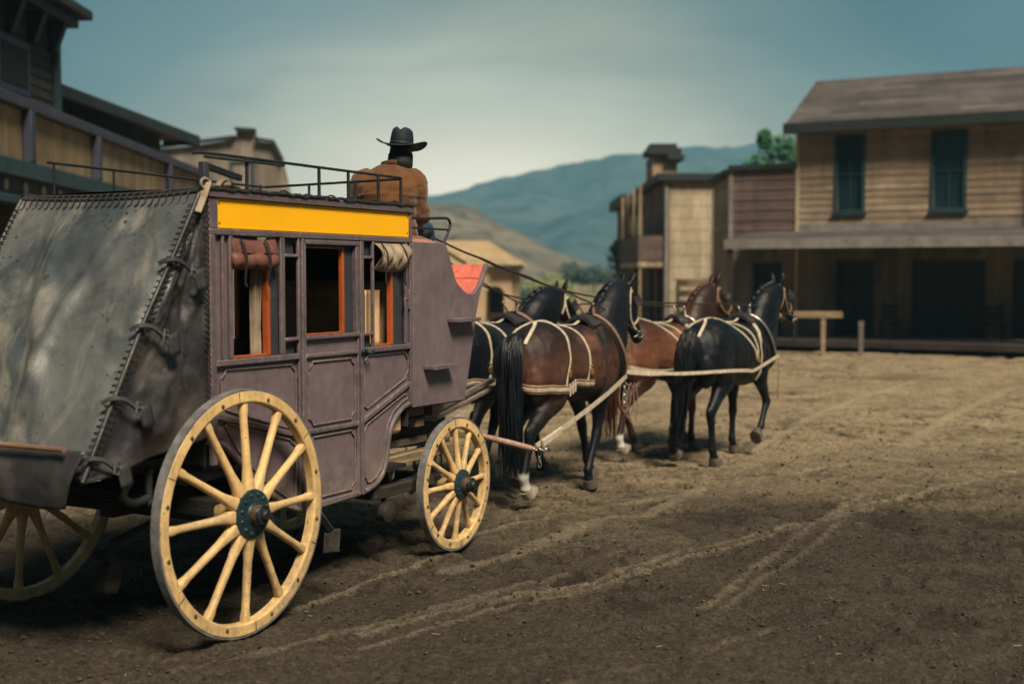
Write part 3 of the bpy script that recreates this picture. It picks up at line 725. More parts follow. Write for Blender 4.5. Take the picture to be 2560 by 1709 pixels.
        m.grid(16, 6, lambda u, w: (.09 + .42 * u, Y(.012 + .022 * math.sin(w * 1.6) + .004 * math.sin(u * 9)), 2.325 - .09 * w - .012 * math.sin(u * 3.1) * (1 - w)))
        rc = m.build('rolled_curtain', MAT['roll_leather'], coach, smooth=180)
        for x in (.165, .385):
            k = MB(); pts = catmull([(x, Y(.03), 2.315), (x, Y(.055), 2.28), (x, Y(.075), 2.20), (x + .003, Y(.066), 2.13), (x + .012, Y(.052), 2.06), (x + .03, Y(.05), 2.035)], 5)
            ribbon(k, pts, [Vector((0, sg, .15))] * len(pts), .018, .005); k.build('curtain_strap', MAT['strap_dark'], rc, smooth=0)
        # bunched canvas, front window
        m = MB()
        def cv(u, w):
            fold = .020 * math.sin(u * 19 + 1.2 * math.sin(w * 5)) + .012 * math.sin(u * 41 + w * 3)
            return (1.582 + .41 * u, Y(.012 + .05 * math.sin(math.pi * min(1, w * 1.03)) ** .6 + fold * math.sin(math.pi * w)), 2.325 - (.175 + .025 * math.sin(u * 2.4 + .4) - .03 * max(0, u - .85) * 6) * w)
        m.grid(40, 14, cv); cc_ = m.build('rolled_curtain', MAT['canvas'], coach, smooth=180, solid=.006)
        cc_['label'] = 'bunched tan canvas curtain'
        for x in (1.655, 1.90):
            k = MB(); pts = catmull([(x, Y(.03), 2.322), (x, Y(.075), 2.26), (x + .005, Y(.078), 2.19), (x + .012, Y(.06), 2.13), (x + .02, Y(.05), 2.06), (x + .04, Y(.05), 2.035)], 5)
            ribbon(k, pts, [Vector((0, sg, .15))] * len(pts), .016, .005); k.build('curtain_strap', MAT['strap_dark'], cc_, smooth=0)

side_pieces(-1, True); side_pieces(1, False)

# ends, roof, floor, interior
m = MB(); m.box(-.118, -.10, -.70, .70, 1.0, 2.55); m.build('rear_wall', MAT['coach_dark'], coach)
m = MB(); m.box(2.064, 2.082, -.69, .69, 1.0, 2.33); m.build('front_wall', MAT['coach_dark'], coach)
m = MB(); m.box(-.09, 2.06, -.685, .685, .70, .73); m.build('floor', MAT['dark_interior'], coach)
m = MB()
m.grid(20, 16, lambda u, w: (-.125 + 2.205 * u, -.755 + 1.51 * w, 2.594 + .010 * math.sin(math.pi * w)))
m.grid(20, 16, lambda u, w: (-.125 + 2.205 * u, -.755 + 1.51 * w, 2.590 - .02))
m.build('roof', MAT['coach_dark'], coach, smooth=60)
m = MB(); rnd = random.Random(3)
for yy in (-.755, .755):
    pts = [(-.12 + 2.2 * i / 60, yy, 2.600 + rnd.uniform(-.005, .008)) for i in range(61)]; m.tube(pts, .011, 6)
m.build('roof_edge_roll', MAT['strap_dark'], coach, smooth=60)
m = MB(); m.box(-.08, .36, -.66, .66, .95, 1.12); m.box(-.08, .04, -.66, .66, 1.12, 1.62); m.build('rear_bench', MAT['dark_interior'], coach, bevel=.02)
m = MB(); m.box(1.66, 2.05, -.66, .66, .95, 1.12); m.build('front_bench', MAT['seat_leather'], coach, bevel=.03)
m = MB(); m.grid(8, 10, lambda u, w: (1.93 + .035 * math.sin(u * 3.1 * 1) + .02 * math.sin(w * 3), -.64 + 1.28 * u, 1.12 + .94 * w)); m.build('bench_back', MAT['seat_leather'], coach, smooth=180, solid=.05)
m = MB(); m.grid(30, 20, lambda u, w: (.375 + .07 * u, -.66 + .018 * math.sin(u * 16 + w * 2) + .01 * math.sin(u * 33), 1.56 + .62 * w)); m.build('curtain', MAT['canvas'], coach, smooth=180, solid=.004)
m = MB(); m.grid(14, 10, lambda u, w: (1.585 + .20 * u, -.655 + .03 * math.sin(u * 2.4) ** 2, 1.60 + .40 * w)); m.build('leather_blind', MAT['seat_leather'], coach, smooth=180, solid=.006)
m = MB(); m.box(.86, 1.34, .60, .66, 1.62, 2.30); m.build('far_curtain', MAT['strap_dark'], coach)

# front boot: side panels traced from the driver's footwell, dash board, seat
bp = [(2.084, 1.14), (2.832, 1.131), (2.90, 1.37), (2.965, 1.61), (3.004, 1.768), (3.073, 1.945), (3.155, 2.085), (3.222, 2.176), (3.212, 2.200), (3.188, 2.196), (3.143, 2.119), (3.073, 2.028), (2.993, 1.968), (2.955, 1.957), (2.90, 1.958), (2.825, 1.979), (2.737, 2.03), (2.692, 2.07), (2.655, 2.14), (2.625, 2.205), (2.578, 2.292), (2.550, 2.335), (2.528, 2.348), (2.084, 2.343)]
for sg in (-1, 1):
    a, b_ = sorted((sg * .705, sg * .735)); m = MB(); m.prism(bp, a, b_); sp_ = m.build('boot_side_panel', MAT['coach_paint'], coach, bevel=.003)
    for (x0, x1, z) in ((2.565, 2.92, 1.745), (2.22, 2.57, 1.405)):
        m = MB(); ya, yb = sorted((sg * .736, sg * .835))
        m.prism([(x0, z), (x1 - .02, z), (x1, z + .012), (x1, z + .03), (x0 + .02, z + .034), (x0, z + .03)], ya, yb); m.build('step', MAT['coach_trim'], sp_, bevel=.004)
    m = MB(); m.box(x0 := 2.50, 2.60, sg * .60 - .04, sg * .60 + .04, 1.03, 1.13); m.build('bracket', MAT['coach_trim'], coach, bevel=.004)
m = MB()
m.bar((3.185, 0, 2.185), (3.10, 0, 2.075), 1.408, .022, (1, 0, .6)); m.build('dash_board', MAT['red_paint'], coach, bevel=.002)
m = MB(); m.bar((3.098, 0, 2.07), (2.93, 0, 1.80), 1.408, .022, (1, 0, .6)); m.build('dash_board', MAT['red_paint'], coach, bevel=.002)
m = MB(); m.box(2.084, 2.93, -.704, .704, 1.12, 1.15); m.bar((2.93, 0, 1.80), (2.60, 0, 1.70), 1.408, .024); m.bar((2.83, 0, 1.14), (3.20, 0, 2.18), 1.40, .02, (1, 0, 0)); m.build('footwell', MAT['coach_dark'], coach)
m = MB(); m.box(2.084, 2.52, -.704, .704, 1.9, 2.345); m.build('seat_box', MAT['coach_dark'], coach)
m = MB()
def cush(u, w):
    e = (1 - abs(2 * u - 1) ** 3.5) * (1 - abs(2 * w - 1) ** 6)
    return (2.085 + .40 * u, -.72 + 1.44 * w, 2.346 + .095 * e + .006 * math.sin(w * 60) * e)
m.grid(24, 60, cush); m.grid(4, 4, lambda u, w: (2.085 + .40 * u, -.72 + 1.44 * w, 2.346)); m.build('seat_cushion', MAT['pale_leather'], coach, smooth=180)
for sg in (-1, 1):
    m = MB(); y = sg * .72
    m.tube(catmull([(2.066, y, 2.52), (2.25, y, 2.52), (2.50, y, 2.533), (2.60, y, 2.532), (2.64, y, 2.49), (2.60, y, 2.42), (2.545, y, 2.35)], 5), .0105, 8)
    m.tube([(2.066, y, 2.448), (2.606, y, 2.449)], .008, 8)
    m.build('seat_rail', MAT['iron'], coach, smooth=60)

# roof rack
m = MB(); r0 = .0092
nr = [(-.197, -.72, 2.792), (-.16, -.72, 2.80), (0, -.72, 2.803), (1.95, -.72, 2.797), (1.985, -.70, 2.793), (1.985, .53, 2.775), (1.95, .55, 2.775), (-.1, .55, 2.80)]
m.tube(nr[:6], r0, 8); m.tube(nr[5:], .009, 8); m.tube([(-.12, -.735, 2.779), (.60, -.735, 2.783)], .009, 6)
for x in (.265, .98, 1.305, 1.663, 1.95): m.tube([(x, -.72, 2.59), (x, -.72, 2.80)], .011, 8)
for x in (-.05, .45, .95, 1.45, 1.95): m.tube([(x, .55, 2.60), (x, .55, 2.79)], .008, 8)
for y in (-.3, .12): m.tube([(1.985, y, 2.60), (1.985, y, 2.786)], .010, 8)
m.build('roof_rack', MAT['iron'], coach, smooth=60)
m = MB(); m.bar((-.112, -.72, 2.56), (-.112, -.72, 2.75), .045, .045, (1, 0, 0)); m.build('corner_post', MAT['coach_dark'], coach, bevel=.004)
m = MB(); m.bar((-.10, -.70, 2.735), (.23, -.70, 2.68), .03, .035); m.build('rack_brace', MAT['iron'], coach, bevel=.003)
m = MB(); m.tube(catmull([(.02, -.70, 2.62), (.06, -.70, 2.655), (.13, -.68, 2.65), (.19, -.66, 2.63), (.30, -.66, 2.612)], 5), .016, 6, flat=(.5, 1.6)); m.ball((.10, -.69, 2.635), (.05, .03, .022), 10, 6); m.build('lashing', MAT['canvas'], coach, smooth=60)
m = MB(); rnd = random.Random(8)
for k in range(7):
    x = .3 + k * .25; m.tube(catmull([(x, -.72, 2.607), (x + .08, -.71, 2.618 + rnd.uniform(0, .012)), (x + .17, -.70, 2.61), (x + .24, -.72, 2.615)], 4), .006, 5)
m.build('lashing_cord', MAT['strap_dark'], coach, smooth=60)

# wheels
def wheel(x, y, rad, nsp, out, phase):
    """out: +1/-1, the side the hub faces"""
    M = Matrix.Translation((x, y, rad)) @ Matrix.Rotation(R(90) * (1 if out < 0 else -1), 4, 'X')   # local z points outward
    W = .062; ri = rad - .013; rw = rad - .082
    m = MB(); n = 72; prof = [(rw, -W), (rw + .008, -W - .002), (ri, -W), (ri, 0), (rw + .010, .002), (rw, -.006)]
    vs = []; fs = []; p = len(prof)
    for k in range(n):
        a = 2 * math.pi * k / n
        for r_, z in prof: vs.append(M @ Vector((r_ * math.cos(a), r_ * math.sin(a), z)))
    for k in range(n):
        for j in range(p): fs.append((k * p + j, k * p + (j + 1) % p, ((k + 1) % n) * p + (j + 1) % p, ((k + 1) % n) * p + j))
    m.add(vs, fs); wh = m.build('wheel', MAT['wheel_paint'], coach, smooth=25, bevel=.003)
    m = MB(); prof = [(ri + .0005, -W + .002), (rad, -W + .002), (rad, -.003), (ri + .0005, -.003)]; vs = []; fs = []; p = 4
    for k in range(n):
        a = 2 * math.pi * k / n
        for r_, z in prof: vs.append(M @ Vector((r_ * math.cos(a), r_ * math.sin(a), z)))
    for k in range(n):
        for j in range(p): fs.append((k * p + j, k * p + (j + 1) % p, ((k + 1) % n) * p + (j + 1) % p, ((k + 1) % n) * p + j))
    m.add(vs, fs); m.build('tyre', MAT['tyre_iron'], wh, smooth=25)
    k_ = rad / .723
    for i in range(nsp):
        a = 2 * math.pi * i / nsp + phase; d = Vector((math.cos(a), math.sin(a), 0)); s = Vector((-math.sin(a), math.cos(a), 0)); z = Vector((0, 0, 1))
        rings = []
        r_in = .10 * k_ ** .5; L = rw - r_in
        for t, ws, wz, e in ((0, .037, .030, 4), (.10, .040, .031, 4), (.20, .030, .029, 3), (.34, .024, .026, 2.2), (.70, .022, .024, 2.2), (.86, .0225, .024, 2.2), (.93, .026, .025, 4), (1.0, .026, .025, 4), (1.02, .024, .024, 4)):
            c = d * (r_in + L * t) + z * (.012 - .040 * t + (-.004))
            rings.append((M @ c, (M.to_3x3() @ s) * ws * (k_ ** .45 if t > .15 else k_ ** .9), (M.to_3x3() @ z) * wz * k_ ** .35, e))
        sm_ = MB(); sm_.loft(rings); sm_.build('spoke', MAT['wheel_paint'], wh, smooth=40)
    # bolts and felloe clips on the rim
    for i in range(nsp):
        m = MB(); a = 2 * math.pi * (i + .5) / nsp + phase + (.05 if i % 2 else -.03); c = M @ Vector((math.cos(a) * (rw + .030), math.sin(a) * (rw + .030), .0))
        m.lathe([(.013, -.004), (.013, .004), (.008, .009), (0, .010)], 8, Matrix.Translation(c) @ M.to_3x3().to_4x4())
        m.build('rim_bolt', MAT['rust_iron'], wh, smooth=40)
    for i in range(6):
        a = 2 * math.pi * (i + .5) / 6 + phase + .09; d = Vector((math.cos(a), math.sin(a), 0)); m = MB()
        m.bar(M @ (d * (rw + .012) + Vector((0, 0, .0005))), M @ (d * (ri - .002) + Vector((0, 0, .0005))), .0045, .0045); m.build('felloe_joint', MAT['strap_dark'], wh)
    hk = max(.8, k_ ** .6)
    m = MB(); m.lathe([(.075, -.19), (.085, -.15), (.105, -.10), (.118, -.04), (.118, -.02)], 28, M @ Matrix.Scale(hk, 4)); hub = m.build('hub', MAT['wheel_paint'], wh, smooth=40)
    m = MB(); fr = .142 * hk if k_ > .9 else .112
    m.lathe([(fr, -.02), (fr + .004, .030), (fr, .046), (fr - .012, .052), (.07, .056), (.062, .064), (.0, .064)], 36, M)
    for i in range(12):
        a = 2 * math.pi * (i + .5) / 12; c = Vector((math.cos(a) * fr * .80, math.sin(a) * fr * .80, .050)); m.ball(M @ c, (.014 * hk,) * 3, 10, 6)
    fl = m.build('hub_flange', MAT['dark_iron_green'], wh, smooth=40)
    m = MB(); m.lathe([(.056, .060), (.058, .084), (.052, .100), (.046, .102)], 24, M); m.build('hub_sleeve', MAT['rust_iron'], wh, smooth=40)
    m = MB(); m.lathe([(.047, .096), (.050, .104), (.050, .122), (.042, .127), (.036, .127), (.034, .144), (.026, .152), (0, .153)], 20, M)
    for q in range(3):
        pts = [M @ Vector((math.cos(t) * (.052 + .004 * math.sin(t * 3 + q)), math.sin(t) * (.052 + .004 * math.cos(t * 2 + q)), .106 + q * .008 + .004 * math.sin(t * 2))) for t in np.linspace(0, 6.28, 25)]; m.tube(pts, .0045, 5)
    m.tube([M @ Vector((.05, -.02, .115)), M @ Vector((.075, -.03, .125)), M @ Vector((.07, -.055, .13))], .005, 5)
    m.build('axle_nut', MAT['iron'], wh, smooth=40)
    return wh
wheel(0, -.92, .723, 12, -1, 0); wheel(0, .92, .723, 12, 1, R(9))
wheel(2.584, -.819, .51, 12, -1, 0); wheel(2.584, .819, .51, 12, 1, R(14))

# running gear
m = MB(); m.box(-.065, .065, -.80, .80, .655, .79); m.build('axle', MAT['timber_dark'], coach, bevel=.008)
m = MB(); m.box(2.525, 2.645, -.70, .70, .45, .57); m.build('axle', MAT['timber_dark'], coach, bevel=.008)
m = MB(); m.bar((-.2, 0, .70), (2.6, 0, .66), .11, .10); m.build('perch', MAT['timber_dark'], coach, bevel=.008)
for y in (-.50, .50):
    m = MB()
    for k in range(4):
        L = .78 - k * .13; m.tube([(x, y, .80 + .016 * k + .10 * (x / .78) ** 2) for x in np.linspace(-L, L, 13)], .011, 4, flat=(.6, 3))
    m.build('leaf_spring', MAT['iron'], coach, smooth=30)
m = MB()
m.tube(catmull([(-.60, -.60, .98), (-.66, -.60, .90), (-.58, -.60, .845), (-.46, -.60, .86)], 5), .026, 8); m.tube([(-.46, -.60, .83), (-.46, -.60, 1.0)], .022, 8); m.ball((-.46, -.60, 1.01), .03, 10, 6); m.ball((-.46, -.60, .835), .03, 10, 6)
m.build('spring_shackle', MAT['iron'], coach, smooth=60)
m = MB(); m.box(-1.0, .1, -.60, .60, 1.02, 1.07); m.build('luggage_platform', MAT['timber_dark'], coach)
m = MB(); m.bar((-.05, -.28, .64), (-.28, -.12, .52), .035, .035); m.bar((-.28, -.12, .52), (-.30, -.14, .40), .03, .03); m.build('brake_lever', MAT['iron'], coach, bevel=.004)
m = MB(); m.prism([(-.06, -.10), (.03, -.12), (.07, -.02), (.05, .07), (-.02, .05), (-.07, -.03)], -.05, .05); m.xf(Matrix.Translation((-.33, -.14, .35))); m.build('brake_shoe', MAT['timber_dark'], coach, bevel=.008)
# front carriage timbers
m = MB()
m.box(1.90, 2.95, -.47, -.37, 1.02, 1.125); m.box(2.30, 2.42, -.62, .62, .96, 1.02); m.build('bolster', MAT['timber_pale'], coach, bevel=.01)
m = MB(); m.box(1.80, 2.75, -.50, -.40, .89, .955); m.box(1.84, 2.80, .40, .50, .89, .955); m.build('hound', MAT['timber_dark'], coach, bevel=.008)
m = MB(); m.box(1.84, 2.62, -.52, -.43, .815, .868); m.build('hound', MAT['timber_grey'], coach, bevel=.008)
m = MB(); m.box(1.62, 3.05, -.55, -.45, .69, .765); m.box(1.62, 3.05, .45, .55, .69, .765); m.build('hound', MAT['timber_pale'], coach, bevel=.008)
m = MB()
for zz in (.965, .875, .79): m.lathe([(.30, 0), (.33, 0), (.33, .016), (.30, .016), (.30, 0)], 32, Matrix.Translation((2.584, 0, zz)) @ Matrix.Diagonal((1.5, 1.5, 1, 1)), caps=False)
m.build('fifth_wheel', MAT['iron'], coach, smooth=40)
m = MB(); m.box(2.70, 2.80, -.62, .62, .80, .90); m.box(3.02, 3.12, -.66, .66, .80, .86); m.build('splinter_bar', MAT['timber_pale'], coach, bevel=.01)
m = MB(); m.box(1.72, 2.5, -.66, -.56, .505, .585); m.box(1.62, 1.70, -.70, -.52, .52, .63); m.build('brake_beam', MAT['timber_dark'], coach, bevel=.008)
m = MB(); m.lathe([(.05, -.03), (.075, -.02), (.080, .03), (.05, .05), (0, .05)], 18, Matrix.Translation((1.86, -.64, .40)) @ Matrix.Rotation(R(90), 4, 'X')); m.tube([(1.86, -.62, .47), (1.86, -.62, .56)], .02, 6); m.build('brake_block', MAT['timber_dark'], coach, smooth=40)
m = MB()
for k in range(9):
    a = k * .7; m.tube([(2.12 + .03 * math.cos(t) + .012 * k, -.52 + .01 * k, .66 + .07 * math.sin(t) - .004 * k) for t in np.linspace(a, a + 5.6, 16)], .0065, 5)
m.build('chain', MAT['steel'], coach, smooth=60)
m = MB(); m.bar((.92, -.70, .60), (.97, -.80, .44), .05, .014, (1, 0, 0)); m.build('step_hanger', MAT['iron'], coach, bevel=.003)
m = MB(); m.bar((.93, -.83, .30), (.99, -.80, .44), .12, .025, (1, 0, 0)); m.build('foot_step', MAT['timber_dark'], coach, bevel=.004)
# pole and draught bars
m = MB(); m.tube([(2.6, 0, .72), (3.2, .03, .86), (4.6, .12, 1.0), (6.3, .20, 1.02)], [.06, .058, .05, .036], 10); m.build('pole', MAT['timber_dark'], coach, smooth=60)
m = MB(); m.bar((2.95, -.20, .93), (4.7, .05, 1.12), .045, .05); m.bar((2.95, -.28, .90), (4.6, -.02, 1.06), .04, .035); m.build('pole_brace', MAT['timber_grey'], coach, bevel=.006)
m = MB(); e1 = cl((.185, 10.87, .605)); e2 = cl((-.26, 11.18, .675))
m.tube([e1, e1.lerp(e2, .1), e1.lerp(e2, .5), e1.lerp(e2, .9), e2], [.022, .026, .029, .026, .022], 10); st_ = m.build('singletree', MAT['pink_bar_paint'], coach, smooth=60)
m = MB()
for k in range(4):
    c = e1 + (e1 - e2).normalized() * (.02 + .03 * k) + Vector((0, 0, .006 * k)); a = Vector((0, 0, 1)) if k % 2 else Vector((1, 0, 0)); b_ = (e1 - e2).normalized()
    m.tube([c + b_ * (.028 * math.cos(t)) + a * (.018 * math.sin(t)) for t in np.linspace(0, 6.283, 13)[:-1]], .007, 6, closed=True)
for k in range(3):
    c = e1 + Vector((0, -.06, -.04 - .045 * k)); a = Vector((1, 0, 0)) if k % 2 else Vector((0, 1, 0))
    m.tube([c + Vector((0, 0, 1)) * (.028 * math.cos(t)) + a * (.015 * math.sin(t)) for t in np.linspace(0, 6.283, 13)[:-1]], .006, 6, closed=True)
m.build('trace_chain', MAT['steel'], st_, smooth=60)
SINGLE_END = Vector((.21, 10.90, .625))

# leather rear boot
def lp(v):   # seam line, top to bottom
    return np.interp(v, [0, .2, .47, .78, 1], [-.150, -.335, -.602, -.88, -1.06]), np.interp(v, [0, .2, .47, .78, 1], [2.565, 2.262, 1.845, 1.351, 1.02])
def wr(a, b, sd): return float(fbm(np.array(a), np.array(b), sd, 4))
m = MB()
def rear(u, w):
    x, z = lp(w * .98); y = -.72 + 1.44 * u
    e = math.sin(math.pi * u) ** .7 * math.sin(math.pi * min(1, w * 1.05)) if 0 < u < 1 else 0
    sag = -.10 * e; d = .038 * wr(u * 3.2 + w * 1.2, w * 3.5, 3) * min(1, e * 4) + .010 * wr(u * 9, w * 6 + u * 5, 8) * min(1, e * 4)
    d += .034 * math.exp(-((u - .34 - .12 * w) / .035) ** 2) * e + .036 * math.exp(-((u + w * .55 - .78) / .05) ** 2) * e
    nx, nz = -.86, .50
    return (x + nx * (-sag * .6 + d) * 1.0, y, z + nz * (-sag * .6 + d) - .05 * math.sin(math.pi * u) * (1 - w) * .35)
m.grid(90, 90, rear); bt = m.build('rear_boot_cover', MAT['boot_grey'], coach, smooth=180, solid=.008)
for sg in (-1, 1):
    m = MB()
    def sidep(u, w):
        x, z = lp(w); zb = 1.175 - (.175 * u ** 1.5) - .03 * math.sin(u * 3.1)
        zt = 2.57; x1 = -.092; vv = w
        xs, zs = lp(vv)
        # u=0 at the body, u=1 at the seam
        z0 = zt + (1.175 - zt) * vv; X = x1 + (xs - x1) * u; Z = z0 + (zs - z0) * u
        e = math.sin(math.pi * min(.999, max(.001, u))) * math.sin(math.pi * min(.999, max(.001, w * .9 + .04)))
        d = .09 * wr(u * 2.0 + 4, w * 3.4 + u * .8, 21) * e ** .6 + .03 * wr(u * 5 + 2, w * 7, 31) * e ** .5 + .02 * math.sin(u * 9 + w * 4) * e - .03 * e
        if w > .9: d += .03 * math.sin(u * 10) * (w - .9) * 10
        return (X, sg * (.722 + d * 1.0), Z)
    m.grid(50, 90, sidep); m.build('boot_side_leather', MAT['boot_black'], bt, smooth=180, solid=.007)
# lower flap and the stick that weighs it
m = MB()
m.grid(40, 14, lambda u, w: (-1.085 - .03 * math.sin(w * 2.5) + .018 * wr(u * 6, w * 3, 4), -.77 + 1.48 * u + .12 * w * (1 - u) ** 4 - .02 * w * math.sin(u * 3), 1.205 - (.30 + .015 * math.sin(u * 9)) * w)); m.build('boot_flap', MAT['boot_black'], bt, smooth=180, solid=.007)
m = MB(); m.tube([(-1.135, -.68, 1.215), (-1.135, .75, 1.215)], .0135, 8); m.build('flap_stick', MAT['stick_wood'], bt, smooth=60)
# seam welts, lacing
m = MB(); lc = MB(); rnd = random.Random(2)
for sg in (-1, 1):
    pts = []
    for i in range(41):
        x, z = lp(i / 40 * .99); pts.append((x - .006, sg * .724, z + .004))
    m.tube(pts, .013, 8)
    for i in range(2, 45):
        v = i / 46; x, z = lp(v); dx, dz = lp(v + .004); t = Vector((dx - x, 0, dz - z)).normalized()
        lc.tube([Vector((x - .012, .685, z + .012)) + t * .012, Vector((x - .020, .728, z + .006)), Vector((x + .02, .745, z))], .0045, 5) if sg > 0 else lc.tube([Vector((x - .012, -.685, z + .012)) + t * .012, Vector((x - .016, -.728, z + .006)), Vector((x + .03, -.742, z - .0)) - t * .004, Vector((x + .045, -.735, z - .006)) - t * .01], .0038, 5)
    # along the body edge and the top
    if sg < 0:
        for i in range(38):
            z = 1.25 + 1.28 * i / 37; lc.tube([(-.10, -.742, z), (-.118, -.748, z + .008), (-.14, -.738, z + .016)], .004, 5)
for i in range(26):
    y = -.66 + 1.32 * i / 25; lc.tube(catmull([(-.135, y, 2.585), (-.165, y + .006, 2.575), (-.185, y + .012, 2.52), (-.195, y + .03, 2.505)], 3), .0042, 5)
m.tube(catmull([(-.145, -.72, 2.585), (-.15, -.4, 2.562), (-.15, 0, 2.555), (-.15, .4, 2.56), (-.145, .72, 2.575)], 6), .014, 8)
m.tube(catmull([(-.13, -.72, 2.60), (-.13, -.3, 2.585), (-.13, .2, 2.58), (-.13, .72, 2.59)], 6), .010, 8)
m.build('seam_welt', MAT['boot_black'], bt, smooth=60); lc.build('lacing', MAT['strap_dark'], bt, smooth=60, fix=False)
# strap tie at the top corner
m = MB(); m.tube(catmull([(-.10, -.735, 2.64), (-.13, -.75, 2.60), (-.16, -.745, 2.53), (-.20, -.745, 2.46)], 5), .018, 6, flat=(.4, 1.5)); m.tube([(-.13 + .035 * math.cos(t), -.745, 2.625 + .03 * math.sin(t)) for t in np.linspace(0, 6.28, 14)], .008, 6); m.build('corner_tie', MAT['canvas'], bt, smooth=60)
for v in (.27, .50, .735, .93):
    x, z = lp(v); k = MB()
    c = Vector((x, -.752, z))
    pts = catmull([c + Vector((-.075, .035, .012)), c + Vector((-.03, .004, .035)), c + Vector((.03, -.020, .025)), c + Vector((.09, -.030, -.015)), c + Vector((.13, -.030, -.05))], 5)
    ribbon(k, pts, [Vector((.1, -1, .25))] * len(pts), .022, .008)
    # stiff leather chape with a torn square end
    c2 = c + Vector((.165, -.028, -.085))
    k.grid(4, 4, lambda u, w: (c2.x - .038 + .085 * u + .02 * w, c2.y - .010 * math.sin(u * 3) - .012 * w, c2.z + .06 - .12 * w + .02 * u))
    ks = k.build('buckle_strap', MAT['boot_black'], bt, smooth=40, solid=.006)
    b = MB(); c3 = c + Vector((.115, -.038, -.03))
    b.tube([c3 + Vector((.022, 0, .03)), c3 + Vector((-.012, -.006, .042)), c3 + Vector((-.022, -.006, -.022)), c3 + Vector((.012, 0, -.034))], .0065, 6, closed=True); b.tube([c3 + Vector((-.016, -.008, .012)), c3 + Vector((.02, -.008, 0))], .005, 6)
    b.build('buckle', MAT['steel'], ks, smooth=60)
# ---------------------------------------------------------------- horses
TRUNK = [(-.90, 1.24, .06, .08, .08), (-.86, 1.22, .15, .20, .20), (-.76, 1.23, .235, .29, .27), (-.60, 1.25, .285, .325, .33), (-.42, 1.26, .295, .335, .33),
         (-.20, 1.23, .285, .315, .31), (.02, 1.19, .305, .34, .34), (.24, 1.18, .300, .36, .37), (.42, 1.19, .265, .42, .38), (.56, 1.20, .235, .40, .36),
         (.68, 1.19, .20, .32, .31), (.78, 1.17, .15, .22, .23), (.84, 1.16, .08, .12, .12)]

def limb(mb, joints, k=5):
    """joints: (point, lateral radius, fore-aft radius)"""
    P = catmull([j[0] for j in joints], k); Rl = catmull([(j[1], j[2], 0) for j in joints], k)
    rings = []
    pts = [Vector(p) for p in P]
    for i, p in enumerate(pts):
        t = (pts[min(i + 1, len(pts) - 1)] - pts[max(i - 1, 0)]).normalized()
        a = Vector((0, 1, 0)); a = (a - t * a.dot(t)).normalized(); b = t.cross(a)
        rings.append((p, a * max(.01, Rl[i][0]), b * max(.01, Rl[i][1]), 2.1))
    mb.loft(rings)

def hoof_mesh(cor, toe_dir, axis):
    """a hoof from the coronet down: axis points to the sole, toe_dir forward"""
    cor = Vector(cor); ax = Vector(axis).normalized(); f = Vector(toe_dir); f = (f - ax * f.dot(ax)).normalized(); s = ax.cross(f)
    rings = []
    for t, rl, rf, sh in ((-.012, .050, .060, .0), (0, .053, .064, .004), (.03, .060, .072, .014), (.06, .067, .082, .026), (.075, .069, .086, .032), (.078, .060, .074, .032)):
        rings.append((cor + ax * t + f * sh, s * rl, f * rf, 2.3))
    m = MB(); m.loft(rings); return m

